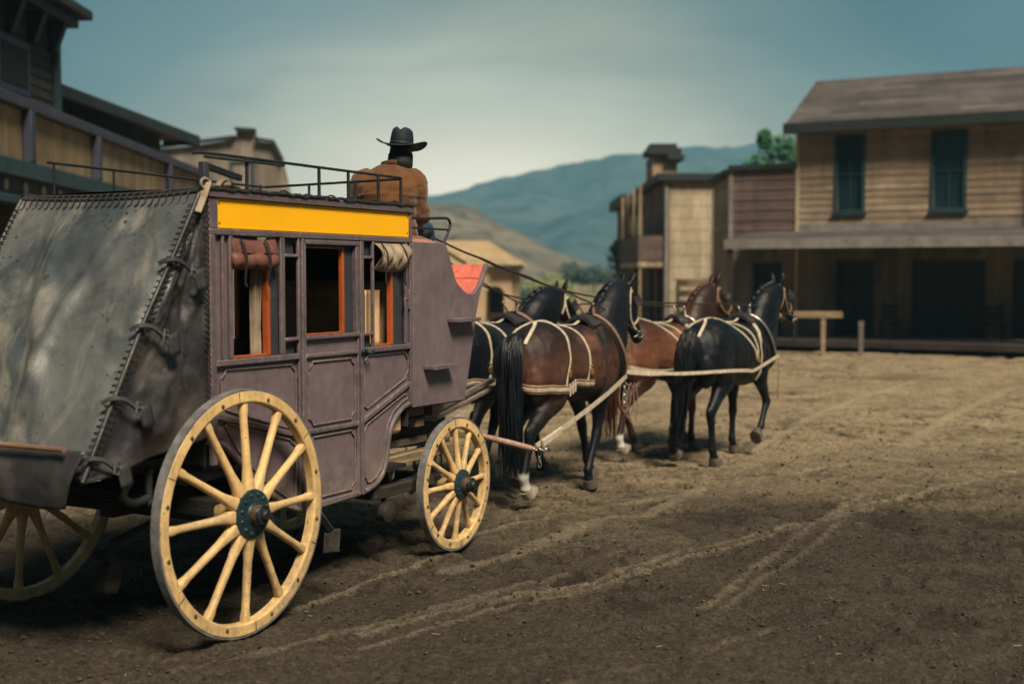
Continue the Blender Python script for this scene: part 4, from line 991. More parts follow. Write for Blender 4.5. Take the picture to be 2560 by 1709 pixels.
def make_horse(name, label, group, loc, heading, scale, legs, poll, head_dir, coatmat, hairmat, dark_h=.62, white=(), points=True,
               ears=((-.02, .07), (-.02, -.07)), earlean=0, tail=True, voxel=.0125, leader=False, tail_sway=(0, 0), strap='strap_tan', full=True, light_mix=1.0, head_roll=0):
    root = thing(name, label, 'horse', loc, heading, group); root.scale = (scale,) * 3
    mb = MB()
    mb.loft([((x, 0, z), (0, w, 0), (0, 0, (ht + hb) / 2), 2.25) if False else ((x, 0, z + (ht - hb) / 2), Vector((0, w, 0)), Vector((0, 0, (ht + hb) / 2)), 2.25) for x, z, w, ht, hb in TRUNK])
    for s in (1, -1):
        mb.ball((-.60, s * .135, 1.20), (.25, .155, .30)); mb.ball((-.74, s * .115, 1.08), (.15, .12, .25)); mb.ball((.55, s * .12, 1.10), (.17, .115, .28))
        mb.ball((-.40, s * .15, 1.32), (.13, .11, .15))
    # limbs
    hooves = []
    for key, s in (('rh', -1), ('lh', 1)):
        st, ho, fe, co = [Vector(p) for p in legs[key][:4]]
        hp = Vector((-.58, s * .14, 1.16))
        gask = st.lerp(ho, .52) + Vector((-.015, 0, 0)); can = ho.lerp(fe, .55)
        limb(mb, [(hp, .15, .23), (hp.lerp(st, .55), .14, .205), (st, .112, .150), (gask, .072, .092), (ho + Vector((0, 0, .02)), .050, .074), (ho.lerp(fe, .22), .040, .054), (can, .034, .045), (fe.lerp(can, .25), .038, .047), (fe, .046, .056), (fe.lerp(co, .5), .039, .044), (co, .052, .060)])
        mb.ball(ho + Vector((-.055, 0, .035)), (.032, .03, .05))
        hooves.append((key, fe, co, legs[key][4] if len(legs[key]) > 4 else None))
    for key, s in (('rf', -1), ('lf', 1)):
        el, kn, fe, co = [Vector(p) for p in legs[key][:4]]
        sh = Vector((.52, s * .14, 1.10)); can = kn.lerp(fe, .5)
        limb(mb, [(sh, .12, .18), (el, .105, .135), (el.lerp(kn, .45), .066, .080), (el.lerp(kn, .8), .047, .055), (kn, .050, .058), (kn.lerp(fe, .25), .037, .047), (can, .033, .043), (fe.lerp(can, .25), .036, .045), (fe, .044, .052), (fe.lerp(co, .5), .038, .042), (co, .050, .058)])
        hooves.append((key, fe, co, legs[key][4] if len(legs[key]) > 4 else None))
    # neck
    P = Vector(poll); hd = Vector(head_dir).normalized()
    b0 = Vector((.50, 0, 1.20)); b1 = Vector((.74, P.y * .12, 1.36)); mid = b1.lerp(P, .55) + Vector((-.02, 0, .045))
    npts = [Vector(p) for p in catmull([b0, b1, mid, P + Vector((.035, 0, -.055))], 6)]
    m = len(npts); rings = []
    for i, p in enumerate(npts):
        u = i / (m - 1); t = (npts[min(i + 1, m - 1)] - npts[max(i - 1, 0)]).normalized()
        lat = Vector((0, 1, 0)) + Vector((1, 0, 0)) * (-P.y * .5 * u); lat = (lat - t * lat.dot(t)).normalized(); dp = t.cross(lat)
        rings.append((p, lat * (.185 * (1 - u) ** 1.1 + .082), dp * (.33 * (1 - u) ** 1.2 + .132), 2.0))
    mb.loft(rings)
    # head
    upv = Vector((0, 0, 1)); e3 = upv.cross(hd); e3 = e3.normalized(); e2 = hd.cross(e3).normalized()   # e2: forehead normal
    if head_roll:
        q = Matrix.Rotation(R(head_roll), 3, hd); e3 = q @ e3; e2 = q @ e2
    HL = .60
    def hp_(t, up=0, side=0): return P + hd * (t * HL) + e2 * up + e3 * side
    prof = [(-.10, .075, .055, -.085), (-.02, .100, .080, -.075), (.12, .130, .100, -.075), (.26, .145, .104, -.082), (.40, .132, .094, -.075), (.54, .105, .076, -.060), (.68, .086, .062, -.048), (.82, .078, .058, -.042), (.92, .074, .060, -.042), (1.0, .060, .052, -.046), (1.04, .034, .034, -.05)]
    mb.loft([(hp_(t, up), e3 * w, e2 * d, 2.25) for t, d, w, up in prof])
    for s in (1, -1):
        mb.ball(hp_(.30, .012, s * .082), (.035,) * 3); mb.ball(hp_(.27, -.12, s * .055), (.085, .045, .085)); mb.ball(hp_(.93, -.02, s * .040), (.032,) * 3)
    # ears
    for s in (1, -1):
        base = hp_(.01, .015, s * .052); d = (e2 * .9 - hd * .38 + e3 * (s * .20) + Vector((0, 0, .35))).normalized()
        w1 = (e3 - d * e3.dot(d)).normalized(); w2 = d.cross(w1)
        mb.loft([(base - d * .03, w1 * .030, w2 * .026, 2), (base + d * .02, w1 * .036, w2 * .028, 2), (base + d * .07, w1 * .040, w2 * .022, 2), (base + d * .115, w1 * .030, w2 * .018, 2), (base + d * .155, w1 * .012, w2 * .011, 2)])
    me = remeshed(mb, voxel, 7, .5)
    vc = np.array([q.co[:] for q in me.vertices]); vn = np.array([q.normal[:] for q in me.vertices])
    mus = .020 * fbm(vc[:, 0] * 4.2 + vc[:, 1] * 2.5, vc[:, 2] * 3.4, 51, 3) * sm(.5, .8, vc[:, 2]) - .018 * np.exp(-((vc[:, 0] + .34 + .25 * (vc[:, 2] - 1.1)) / .05) ** 2) * sm(.95, 1.1, vc[:, 2]) * sm(1.5, 1.3, vc[:, 2]) - .018 * np.exp(-((vc[:, 0] - .36 + .3 * (vc[:, 2] - 1.1)) / .045) ** 2) * sm(.9, 1.0, vc[:, 2]) * sm(1.5, 1.35, vc[:, 2]) + .004 * np.sin(vc[:, 0] * 52) * np.exp(-((vc[:, 0] - .05) / .22) ** 2) * np.exp(-((vc[:, 2] - 1.08) / .14) ** 2)
    me.vertices.foreach_set('co', (vc + vn * mus[:, None]).ravel()); me.update()
    # coat colouring by anatomy
    n = len(me.vertices); co = np.empty(n * 3); me.vertices.foreach_get('co', co); co = co.reshape(-1, 3)
    x, y, z = co[:, 0], co[:, 1], co[:, 2]
    jit = fbm(x * 6 + 3, z * 6 + y * 5, 5) * .10
    dark = np.zeros(n)
    if points:
        dark = 1 - sm(dark_h - .12, dark_h + .22, z + jit)
        hvec = co - np.array(P); along = hvec @ np.array(hd)
        headness = sm(.05, .25, along) * sm(.55, .75, x)
        dark = np.maximum(dark, headness * .9)
        dark = np.maximum(dark, sm(1.50, 1.60, z + jit) * sm(.40, .66, x) * .95)      # neck
        dark = np.maximum(dark, sm(.52, .74, x + jit) * sm(1.25, 1.42, z) * .95)
        dark = np.maximum(dark, sm(1.40, 1.56, z + jit * .8) * .8)                              # dorsal
        dark = np.maximum(dark, (1 - sm(.86, 1.02, z + jit)) * .7)
    wh = np.zeros(n)
    for key in white:
        c = np.array(legs[key][3]); f = np.array(legs[key][2])
        d = np.linalg.norm(co - (c * .65 + f * .35), axis=1); wh = np.maximum(wh, 1 - sm(.12, .16, d + jit * .4))
    light = sm(-.15, .25, fbm(x * 2.2, z * 2.4 + y, 9)) * .6 * light_mix + .4 * np.exp(-((z - 1.18) / .2) ** 2) * light_mix
    at = me.attributes.new('coat', 'FLOAT_COLOR', 'POINT')
    at.data.foreach_set('color', np.stack([dark, wh, light, np.ones(n)], 1).astype(np.float32).ravel())
    me.name = 'body'; me.materials.append(MAT[coatmat])
    body = link_mesh('body', me, root)
    bvh = bvh_of(me)
    for key, fe, cor, ax in hooves:
        axv = Vector(ax) if ax else (Vector((.18, 0, -1)) if True else 0)
        axv.normalize()
        toe = (Vector((1, 0, 0)) - axv * axv.x)
        if toe.length < .2: toe = Vector((0, 0, 1))
        hoof_mesh(cor, toe, axv).build('hoof', MAT['hoof_pale' if key in white else 'hoof_horn'], root, smooth=50)
    # eyes
    for s in (1, -1):
        MB().ball(hp_(.30, .012, s * .100), (.021,) * 3, 10, 6).build('eye', MAT['glass_dark'], root, smooth=180)
    # tail
    if tail:
        tb = MB(); rnd = random.Random(hash(name) % 1000 + len(label))
        dock = Vector((-.885, 0, 1.44)); sx, sy = tail_sway
        core = catmull([dock + Vector((.10, 0, .03)), dock + Vector((-.02, 0, .015)), dock + Vector((-.085, sy * .1, -.12)), dock + Vector((-.10 + sx * .2, sy * .3, -.42)), dock + Vector((-.09 + sx * .6, sy * .7, -.80)), dock + Vector((-.085 + sx, sy, -1.15))], 6)
        cr = np.interp(np.linspace(0, 1, len(core)), [0, .12, .25, .45, .65, .85, 1], [.035, .05, .064, .074, .056, .022, .004])
        tb.tube(core, list(cr), 10, flat=(.8, 1.0))
        for k in range(230):
            a = rnd.uniform(0, 6.28); rr = rnd.uniform(.75, 1.08); t0 = rnd.uniform(.03, .45); t1 = min(1.0, t0 + rnd.uniform(.35, .75)); pts = []; rad = []
            drift = rnd.uniform(-.05, .05), rnd.uniform(-.06, .06)
            for q in range(9):
                u = t0 + (t1 - t0) * q / 8; fi = u * (len(core) - 1); i0 = min(int(fi), len(core) - 2); c = core[i0] + (core[i0 + 1] - core[i0]) * (fi - i0)
                r0 = np.interp(u, [0, .12, .25, .45, .65, .85, 1], [.035, .05, .068, .086, .080, .062, .045])
                pts.append((c[0] + math.cos(a) * r0 * rr * .8 + drift[0] * q / 8 + .008 * math.sin(q * 1.1 + a), c[1] + math.sin(a) * r0 * rr + drift[1] * q / 8 + .008 * math.cos(q * 1.3 + a * 2), c[2] - (.10 if t1 > .95 else 0) * rnd.random() * q / 8))
                rad.append(np.interp(q / 8, [0, .3, .8, 1], [.004, .009, .006, .0015]))
            tb.tube(pts, rad, 5, caps=False)
        tb.build('tail', MAT[hairmat], root, smooth=180, fix=False)
    # mane: locks from the crest falling to the left side
    mn = MB(); rnd = random.Random(5)
    crest = []
    for i in range(60):
        u = .30 + .70 * i / 59; fi = u * (m - 1); i0 = min(int(fi), m - 2); p = npts[i0].lerp(npts[i0 + 1], fi - i0)
        t = (npts[i0 + 1] - npts[i0]).normalized(); upn = (Vector((0, 0, 1)) - t * t.z); upn = upn.normalized() if upn.length > .2 else Vector((-1, 0, 0))
        d = .33 * (1 - u) ** 1.2 + .132
        hit = bvh.ray_cast(p + upn * .6, -upn, .7)
        c = hit[0] if hit[0] is not None else p + upn * d
        L = rnd.uniform(.10, .20); sd = 1
        pts = [c - upn * .012 - Vector((0, .012, 0)), c + upn * .006 + Vector((0, sd * .012, 0)), c + Vector((0, sd * .07, -.03)), c + Vector((rnd.uniform(-.03, .03), sd * .10, -.03 - L * .6)), c + Vector((rnd.uniform(-.04, .04), sd * .11, -.03 - L))]
        q = []
        for pp in pts[2:]:
            f = bvh.find_nearest(pp); q.append(f[0] + f[1] * .012)
        mn.tube(catmull(pts[:2] + q, 3), list(np.interp(np.linspace(0, 1, 13), [0, .2, .7, 1], [.007, .011, .010, .003])), 5, caps=False)
    mn.build('mane', MAT[hairmat], root, smooth=180, fix=False)
    # ------------------------------------------------------------ harness
    SM = MAT[strap]
    # bridle
    br = MB()
    def hs(pts, w=.022, th=.006): strap_on(br, bvh, pts, w, th, .003, .025)
    hs([hp_(.04, .03, -.02), hp_(.03, .03, .04), hp_(.08, -.03, .10), hp_(.22, -.10, .11), hp_(.50, -.12, .08), hp_(.80, -.07, .06)])
    hs([hp_(.04, .03, .02), hp_(.03, .03, -.04), hp_(.08, -.03, -.10), hp_(.22, -.10, -.11), hp_(.50, -.12, -.08), hp_(.80, -.07, -.06)])
    hs([hp_(.09, -.02, .10), hp_(.13, .05, .06), hp_(.14, .06, 0), hp_(.13, .05, -.06), hp_(.09, -.02, -.10)])
    hs([hp_(.66, -.10, .06), hp_(.64, -.03, .075), hp_(.63, .04, .04), hp_(.63, .05, 0), hp_(.63, .04, -.04), hp_(.64, -.03, -.075), hp_(.66, -.10, -.06)], .026)
    hs([hp_(.08, -.03, .10), hp_(.20, -.16, .08), hp_(.24, -.22, 0), hp_(.20, -.16, -.08), hp_(.08, -.03, -.10)], .018)
    bo = br.build('bridle', MAT['strap_tan'] if not leader else MAT['strap_brown'], root, smooth=0)
    for s in (1, -1):
        c = hp_(.29, .015, s * .112); bl = MB()
        bl.grid(6, 6, lambda u, w: c + hd * ((u - .5) * .105) + e2 * ((w - .5) * .095) + e3 * (s * (.035 * (u - .2) ** 2 + .012 * math.sin(w * 3.14))))
        bl.build('blinker', MAT['strap_dark'], bo, smooth=180, solid=.008, bevel=.002)
        rg = MB(); c2 = hp_(.86, -.06, s * .075)
        rg.tube([c2 + hd * (.035 * math.cos(a)) + e2 * (.035 * math.sin(a)) for a in np.linspace(0, 2 * math.pi, 17)[:-1]], .006, 6, closed=True)
        rg.tube([c2 + e2 * .03, c2 - e2 * .10 - hd * .02], .006, 6)
        rg.build('bit_ring', MAT['steel'], bo, smooth=180)
    # collar
    cc = Vector((.655, 0, 1.29)); ax = Vector((.86, 0, .50)).normalized(); a1 = Vector((0, 1, 0)); a2 = ax.cross(a1) * -1
    if a2.z < 0: a2 = -a2
    Pc, Nc = ring_on(bvh, cc, a1, a2, 0, 360, 48, .62)
    Pc = Pc[:-1]; Nc = Nc[:-1]
    for _ in range(4): Pc = [(Pc[i - 1] + Pc[i] * 2 + Pc[(i + 1) % len(Pc)]) / 4 for i in range(len(Pc))]
    col = MB(); ctr = sum(Pc, Vector()) / len(Pc)
    col.tube([p + (p - ctr).normalized() * .008 for p in Pc], .058 if not leader else .036, 10, closed=True, flat=(1, .8))
    co_ = col.build('collar', MAT['strap_dark'], root, smooth=180)
    for s in (1, -1):
        hm = MB(); pts = [p + (p - ctr).normalized() * (.058 if not leader else .04) - ax * .018 for p in Pc]
        seq = [p for p in pts if p.y * s > .015]; seq.sort(key=lambda p: p.z)
        top = seq[-1] + Vector((-.05, s * .025, .10)); hm.tube(seq + [top], [.012] * len(seq) + [.009], 8, flat=(1, 1.4)); hm.ball(top, .019, 10, 6)
        hm.build('hame', MAT['strap_brown' if not leader else 'steel'], co_, smooth=180)
    hx = [p + (p - ctr).normalized() * .085 for p in Pc]
    def hame_at(s, z): return min([p for p in hx if p.y * s > .05], key=lambda p: abs(p.z - z))
    # back strap, hip straps, belly bands
    def strap_part(nm, paths, mat=None, par=None, w=.03, th=.007):
        b = MB()
        for pth in paths: strap_on(b, bvh, pth, w, th)
        return b.build(nm, mat or SM, par or root, smooth=0)
    sp = strap_part('back_strap', [[(.46, 0, 1.66), (.2, 0, 1.6), (-.1, 0, 1.6), (-.45, 0, 1.66), (-.62, 0, 1.62)], [(-.58, .02, 1.63), (-.74, .085, 1.55), (-.87, .085, 1.42)], [(-.58, -.02, 1.63), (-.74, -.085, 1.55), (-.87, -.085, 1.42)]], w=.034)
    gp = MB()
    for s in (1, -1):
        q, nn = ring_on(bvh, (.30, 0, 1.2), (0, s, 0), (0, 0, 1), 88, -58, 26, .9); P2 = [p + n_ * .004 for p, n_ in zip(q, nn)]; ribbon(gp, P2, nn, .05, .01)
    gpo = gp.build('back_pad', MAT['strap_dark'] if not leader else SM, root, smooth=0)
    q, nn = ring_on(bvh, (.30, 0, 1.2), (0, 1, 0), (0, 0, 1), 62, 118, 12, .9)
    pad = MB(); ribbon(pad, [p + n_ * .012 for p, n_ in zip(q, nn)], nn, .13, .03); pad.build('saddle_pad', MAT['strap_dark'], root, smooth=0)
    for s in (1, -1):
        if not leader:
            strap_part('hip_strap', [[(-.50, s * .02, 1.64), (-.46, s * .18, 1.55), (-.42, s * .30, 1.35), (-.44, s * .33, 1.12), (-.46, s * .34, .99)]], w=.032)
            strap_part('hip_strap', [[(-.16, s * .02, 1.6), (-.12, s * .16, 1.52), (-.08, s * .29, 1.3), (-.08, s * .31, 1.08), (-.12, s * .32, .98)]], w=.028)
        else:
            strap_part('hip_strap', [[(-.42, s * .02, 1.64), (-.20, s * .2, 1.48), (.05, s * .30, 1.25), (.12, s * .31, 1.12)]], w=.03)
            strap_part('hip_strap', [[(-.10, s * .02, 1.62), (.02, s * .18, 1.5), (.12, s * .29, 1.3), (.14, s * .31, 1.12)]], w=.03)
    for st in [c for c in root.children if c.name.startswith('hip_strap')]:
        vz = min(st.data.vertices, key=lambda q: abs(q.co.z - 1.13) - .001 * abs(q.co.y)); s = 1 if vz.co.y > 0 else -1; p = vz.co; k_ = MB()
        k_.box(p.x - .024, p.x + .024, p.y - .012 + s * .008, p.y + .012 + s * .008, p.z - .03, p.z + .03); k_.box(p.x - .019, p.x + .019, p.y - .010 + s * .006, p.y + .010 + s * .006, p.z + .045, p.z + .062); k_.build('buckle', MAT['brass'], st, bevel=.005)
    if not leader:
        # breeching: a broad band round the buttocks, and its keeper buckles
        b = MB(); pts = []
        for s in (1, -1):
            pass
        path = [(.02, -.34, .985), (-.25, -.34, .985), (-.55, -.34, .985), (-.80, -.27, 1.0), (-.92, -.12, 1.01), (-.95, 0, 1.015), (-.92, .12, 1.01), (-.80, .27, 1.0), (-.55, .34, .985), (-.25, .34, .985), (.02, .34, .985)]
        Pb, Nb = strap_on(b, bvh, path, .085, .009, smooth=True); 
        bo2 = b.build('breeching', MAT['strap_brown'], root, smooth=0)
        b2 = MB(); ribbon(b2, [p + n_ * .0095 for p, n_ in zip(Pb, Nb)], Nb, .032, .006); b2.build('breeching_layer', MAT['strap_tan'], bo2, smooth=0)
        for s in (1, -1):
            for xx in (-.42, -.36, -.30):
                i = min(range(len(Pb)), key=lambda k: abs(Pb[k].x - xx) + (9 if Pb[k].y * s < 0 else 0))
                k_ = MB(); p, n_ = Pb[i], Nb[i]
                ribbon(k_, [p + n_ * .015 + Vector((0, 0, .056)), p + n_ * .018, p + n_ * .015 - Vector((0, 0, .056))], [n_] * 3, .022, .009); k_.build('keeper', SM, bo2, smooth=0)
    return dict(root=root, bvh=bvh, hame=hame_at, hp=hp_, P=P, ax=ax)

def stance(s, kind, hind):
    """joint points of one leg for a phase of the walk (s: +1 left, -1 right)"""
    y = .155 * s
    if hind:
        D = {'mid': ((-.42, y, .92), (-.70, y, .56), (-.66, y, .19), (-.62, y, .082)),
             'back': ((-.50, y, .92), (-.88, y, .62), (-1.00, y, .27), (-.965, y, .155), (.55, 0, -.62)),
             'under': ((-.32, y, .93), (-.52, y, .58), (-.34, y, .22), (-.28, y, .105), (.30, 0, -1)),
             'swing': ((-.30, y, .95), (-.58, y, .66), (-.56, y, .32), (-.60, y, .215), (-.75, 0, -.8))}
    else:
        D = {'mid': ((.44, y, .88), (.46, y, .50), (.44, y, .175), (.48, y, .080)),
             'back': ((.40, y, .88), (.32, y, .50), (.155, y, .185), (.17, y, .085), (.30, 0, -1)),
             'fore': ((.48, y, .90), (.60, y, .53), (.70, y, .20), (.76, y, .092), (.15, 0, -1)),
             'swing': ((.50, y, .92), (.70, y, .60), (.56, y, .33), (.47, y, .265), (-.95, 0, -.45))}
    return D[kind]
# ---------------------------------------------------------------- the four-horse team
def hw(h, p): return h['root'].matrix_world @ Vector(p)
GH = 'horses of the four-horse team'
near_w = make_horse('horse', 'bay wheeler with brown flanks, black tail and one white hind sock', GH, (.523, 12.30, 0), R(90 - 32), 1.05,
    dict(rh=stance(-1, 'back', 1), lh=stance(1, 'swing', 1), rf=stance(-1, 'back', 0), lf=stance(1, 'fore', 0)), (1.13, -.02, 1.90), (.42, -.12, -.90), 'coat_bay', 'hair_black', white=('rh',), dark_h=.80)
far_w = make_horse('horse', 'black wheeler half hidden beyond the bay horse, head stretched forward with white cheek strap', GH, (-.23, 12.90, 0), R(90 - 31), 1.05,
    dict(rh=stance(-1, 'under', 1), lh=stance(1, 'back', 1), rf=stance(-1, 'fore', 0), lf=stance(1, 'back', 0)), (1.20, -.10, 1.81), (.66, -.22, -.72), 'coat_black', 'hair_black', points=False)
near_l = make_horse('horse', 'black lead horse on the right with one front hoof raised, head facing away', GH, (2.475, 14.48, 0), R(90 - 36), 1.02,
    dict(rh=stance(-1, 'mid', 1), lh=stance(1, 'back', 1), rf=stance(-1, 'swing', 0), lf=stance(1, 'mid', 0)), (1.04, -.10, 1.93), (.78, -.05, -.62), 'coat_black', 'hair_black', leader=True, points=False, tail_sway=(-.10, .06))
far_l = make_horse('horse', 'chestnut lead horse with a pale hind foot, between the bay and the black leader', GH, (1.77, 15.10, 0), R(90 - 42), 1.0,
    dict(rh=stance(-1, 'back', 1), lh=stance(1, 'under', 1), rf=stance(-1, 'mid', 0), lf=stance(1, 'fore', 0)), (1.05, -.04, 1.97), (.66, -.25, -.72), 'coat_chestnut', 'hair_chestnut', leader=True, points=True, dark_h=.25, white=('rh',), light_mix=1.1)
bpy.context.view_layer.update()

def flat_strap(name, pts, w, th, mat, parent=None, up=(0, 0, 1), k=6):
    """a hanging strap through world points, standing on edge"""
    P = [Vector(p) for p in (catmull(pts, k) if len(pts) > 2 else resample(pts, .1))]
    N = []
    for i in range(len(P)):
        t = (P[min(i + 1, len(P) - 1)] - P[max(i - 1, 0)]).normalized(); N.append(t.cross(Vector(up)).normalized())
    m = MB(); inv = parent.matrix_world.inverted() if parent else Matrix()
    P = [inv @ p for p in P]; N = [inv.to_3x3() @ n_ for n_ in N]
    ribbon(m, P, N, w, th); return m.build(name, mat, parent, smooth=0)

def hp_at(h, x, s, z, off=.02):
    co, no, _, _ = h['bvh'].ray_cast(Vector((x, s * 1.4, z)), Vector((0, -s, 0)))
    return hw(h, co + no * off) if co is not None else hw(h, (x, s * .36, z))
# traces of the wheelers: from the hame down along the flank to the singletree
def sag(a, b, d): return [a, a.lerp(b, .5) - Vector((0, 0, d)), b]
hA = hw(near_w, near_w['hame'](-1, 1.02)); midA = hp_at(near_w, .20, -1, .93, .03); midB = hp_at(near_w, -.12, -1, .90, .05)
flat_strap('trace', [hA, hA.lerp(SINGLE_END, .3) + Vector((.03, -.02, -.005)), hA.lerp(SINGLE_END, .65) + Vector((.02, -.01, -.012)), SINGLE_END], .046, .012, MAT['strap_tan'], near_w['root'])
flat_strap('trace_sleeve', [SINGLE_END.lerp(hA, .04) + Vector((.012, -.012, -.004)), SINGLE_END.lerp(hA, .22) + Vector((.02, -.02, -.010))], .062, .016, MAT['strap_tan'], near_w['root'])
hB = hw(far_w, far_w['hame'](-1, 1.02)); fB = hp_at(far_w, -.1, -1, .90, .05)
flat_strap('trace', [hB, fB, Vector((-.62, 11.75, .70))], .06, .012, MAT['strap_tan'], far_w['root'])
# hanging strap ends and the loop of spare strap under the chest
for h, s in ((near_w, -1), (near_w, 1)):
    a = hw(h, h['hame'](s, 1.0)); r = h['root']; iv = r.matrix_world.inverted(); m_ = MB()
    for k in range(3):
        c = a + Vector((.02 * k, .02 * k, -.02)); m_.tube([iv @ (c + Vector((.06 * math.sin(t) + .02 * k, .03 * math.sin(t), -.16 - .03 * k + (.15 + .03 * k) * math.cos(t)))) for t in np.linspace(.3, 6.0, 20)], .006, 5)
    m_.build('strap_loop', MAT['strap_brown'], r, smooth=60)
    m_ = MB()
    for k in range(6):
        c = iv @ (a + Vector((0, 0, -.05 - .04 * k))); ax_ = Vector((1, 0, 0)) if k % 2 else Vector((0, 1, 0))
        m_.tube([c + Vector((0, 0, 1)) * (.026 * math.cos(t)) + ax_ * (.014 * math.sin(t)) for t in np.linspace(0, 6.283, 11)[:-1]], .006, 5, closed=True)
    m_.build('hame_chain', MAT['steel'], r, smooth=60)
# leaders' traces run back to the pole end between the wheelers
PE = Vector((1.09, 13.02, 1.12))
for h in (near_l,):
    a = hw(h, h['hame'](-1, 1.14)); b1 = hp_at(h, .10, -1, 1.02, .03); b2 = hp_at(h, -.58, -1, 1.05, .05)
    flat_strap('trace', [a, b1, b1.lerp(b2, .5) + (h['root'].matrix_world.to_3x3() @ Vector((0, -.05, 0))), b2, b2.lerp(PE, .5) - Vector((0, 0, .03)), PE], .036, .014, MAT['strap_tan'], h['root'])
    a = hw(h, h['hame'](1, 1.14)); b1 = hp_at(h, .10, 1, 1.02, .03); b2 = hp_at(h, -.45, 1, 1.0, .04)
    flat_strap('trace', [a, b1, b2, b2.lerp(PE, .5) - Vector((0, 0, .03)), PE + Vector((-.1, .15, 0))], .045, .012, MAT['strap_tan'], h['root'])
h = far_l; a = hw(h, h['hame'](-1, 1.14)); b1 = hp_at(h, .10, -1, 1.02, .03); b2 = hp_at(h, -.45, -1, 1.0, .04)
flat_strap('trace', [a, b1, b2, b2.lerp(PE + Vector((-.05, .2, .08)), .6) - Vector((0, 0, .02)), PE + Vector((-.05, .2, .10))], .045, .012, MAT['strap_tan'], h['root'])
# trailing strap end on the near leader's shoulder
iv = near_l['root'].matrix_world.inverted(); c = near_l['hame'](-1, 1.05); m_ = MB()
m_.tube(catmull([c, c + Vector((-.02, -.02, -.15)), c + Vector((-.05, -.02, -.33)), c + Vector((-.03, -.02, -.42))], 5), .007, 5); m_.build('strap_end', MAT['strap_brown'], near_l['root'], smooth=60)
m_ = MB(); b_ = near_l['hp'](.86, -.10, -.075)
for k in range(6):
    ax_ = Vector((1, 0, 0)) if k % 2 else Vector((0, 1, 0)); cc2 = b_ + Vector((0, 0, -.03 - .045 * k))
    m_.tube([cc2 + Vector((0, 0, 1)) * (.028 * math.cos(t)) + ax_ * (.014 * math.sin(t)) for t in np.linspace(0, 6.283, 11)[:-1]], .006, 5, closed=True)
m_.build('bit_chain', MAT['iron'], near_l['root'], smooth=60)

# ---------------------------------------------------------------- the driver
drv = thing('person', 'driver in brown suede jacket and dark wide-brimmed hat on the coach seat', 'person', cw(2.27, -.395, 2.37), R(93))
def seg(mb, pts, rad, n=12): mb.tube(catmull(pts, 5), list(np.interp(np.linspace(0, 1, 5 * (len(pts) - 1) + 1), np.linspace(0, 1, len(rad)), rad)), n)
HD = Vector((.08, -.10, .635))         # head centre
HR = Matrix.Rotation(R(-12), 3, 'Z') @ Matrix.Rotation(R(10), 3, 'Y')
def hd3(x, y, z): return HD + HR @ Vector((x, y, z))
bd = MB()
bd.loft([((-.03, 0, -.01), (0, .17, 0), (.13, 0, 0)), ((-.02, 0, .08), (0, .185, 0), (.135, 0, 0)), ((-.04, 0, .22), (0, .165, 0), (.11, 0, 0)), ((-.03, 0, .38), (0, .185, 0), (.115, 0, 0)), ((-.005, -.01, .465), (0, .165, 0), (.095, 0, 0)), ((.01, -.02, .51), (0, .08, 0), (.07, 0, 0))])
seg(bd, [(.0, -.02, .47), (.035, -.05, .54), (.075, -.08, .62)], [.068, .056, .055])
bd.ball(hd3(0, 0, .03), (.098, .078, .105), 20, 14, HR); bd.ball(hd3(.035, 0, -.045), (.07, .060, .075), 16, 12, HR); bd.ball(hd3(.075, 0, -.095), (.03, .035, .025), 12, 8, HR)
bd.tube([hd3(.085, 0, .035), hd3(.103, 0, .0), hd3(.115, 0, -.022), hd3(.092, 0, -.034)], [.011, .013, .018, .012], 8)
for s in (1, -1):
    bd.ball(hd3(-.005, s * .080, -.005), (.024, .010, .036), 10, 8, HR); bd.ball(hd3(.075, s * .032, .030), (.025, .028, .011), 10, 6, HR)
bd.ball(hd3(.092, 0, -.058), (.012, .026, .006), 10, 6, HR); bd.ball(hd3(.090, 0, -.070), (.012, .022, .007), 10, 6, HR)
HANDS = {}
for s in (1, -1):
    sh = Vector((-.01, s * .195 - .01, .43)); el = Vector((.06, s * .242 + .005, .185)); wr_ = Vector((.31, s * .13 - .01, .19))
    seg(bd, [sh, sh.lerp(el, .5), el, el.lerp(wr_, .5), wr_], [.058, .052, .044, .036, .027])
    d = (wr_ - el).normalized(); up = Vector((0, 0, 1)); lat = d.cross(up).normalized() * -s   # lat points inwards (palm side)
    pc = wr_ + d * .05; bd.ball(pc, (.048, .020, .042), 14, 10, Matrix((d, lat, d.cross(lat))).transposed())
    tp = d.cross(lat).normalized(); tp = tp if tp.z > 0 else -tp
    for f in range(4):
        k0 = pc + d * .040 + tp * (.030 - .0205 * f) ; L = (.042, .046, .043, .034)[f]
        p1 = k0 + d * L * .75 + lat * L * .35; p2 = p1 + lat * L * .75 - d * L * .15; p3 = p2 - d * L * .62 + lat * .004
        bd.tube([k0 - d * .015, k0, p1, p2, p3], [.0095, .0098, .0090, .0082, .0065], 8)
    t0 = wr_ + d * .025 + tp * .028; t1 = t0 + tp * .022 + d * .028 + lat * .012; t2 = t1 + d * .030 + lat * .016 - tp * .006; t3 = t2 + d * .018 + lat * .010 - tp * .010
    bd.tube([t0, t1, t2, t3], [.014, .0115, .0098, .0075], 8)
    HANDS[s] = pc + d * .05 + lat * .018
    hip = Vector((.03, s * .10, .06)); kn = Vector((.42, s * .17 - .10, .08)); an = Vector((.62, s * .15 - .12, -.40))
    seg(bd, [hip, hip.lerp(kn, .5), kn, kn.lerp(an, .35), an], [.092, .080, .058, .056, .038])
    seg(bd, [an, an + Vector((.02, 0, -.06)), an + Vector((.10, 0, -.105)), an + Vector((.19, 0, -.115))], [.038, .045, .042, .026])
bme = remeshed(bd, .0062, 4, .5); bme.name = 'body'; bme.materials.append(MAT['skin']); link_mesh('body', bme, drv)
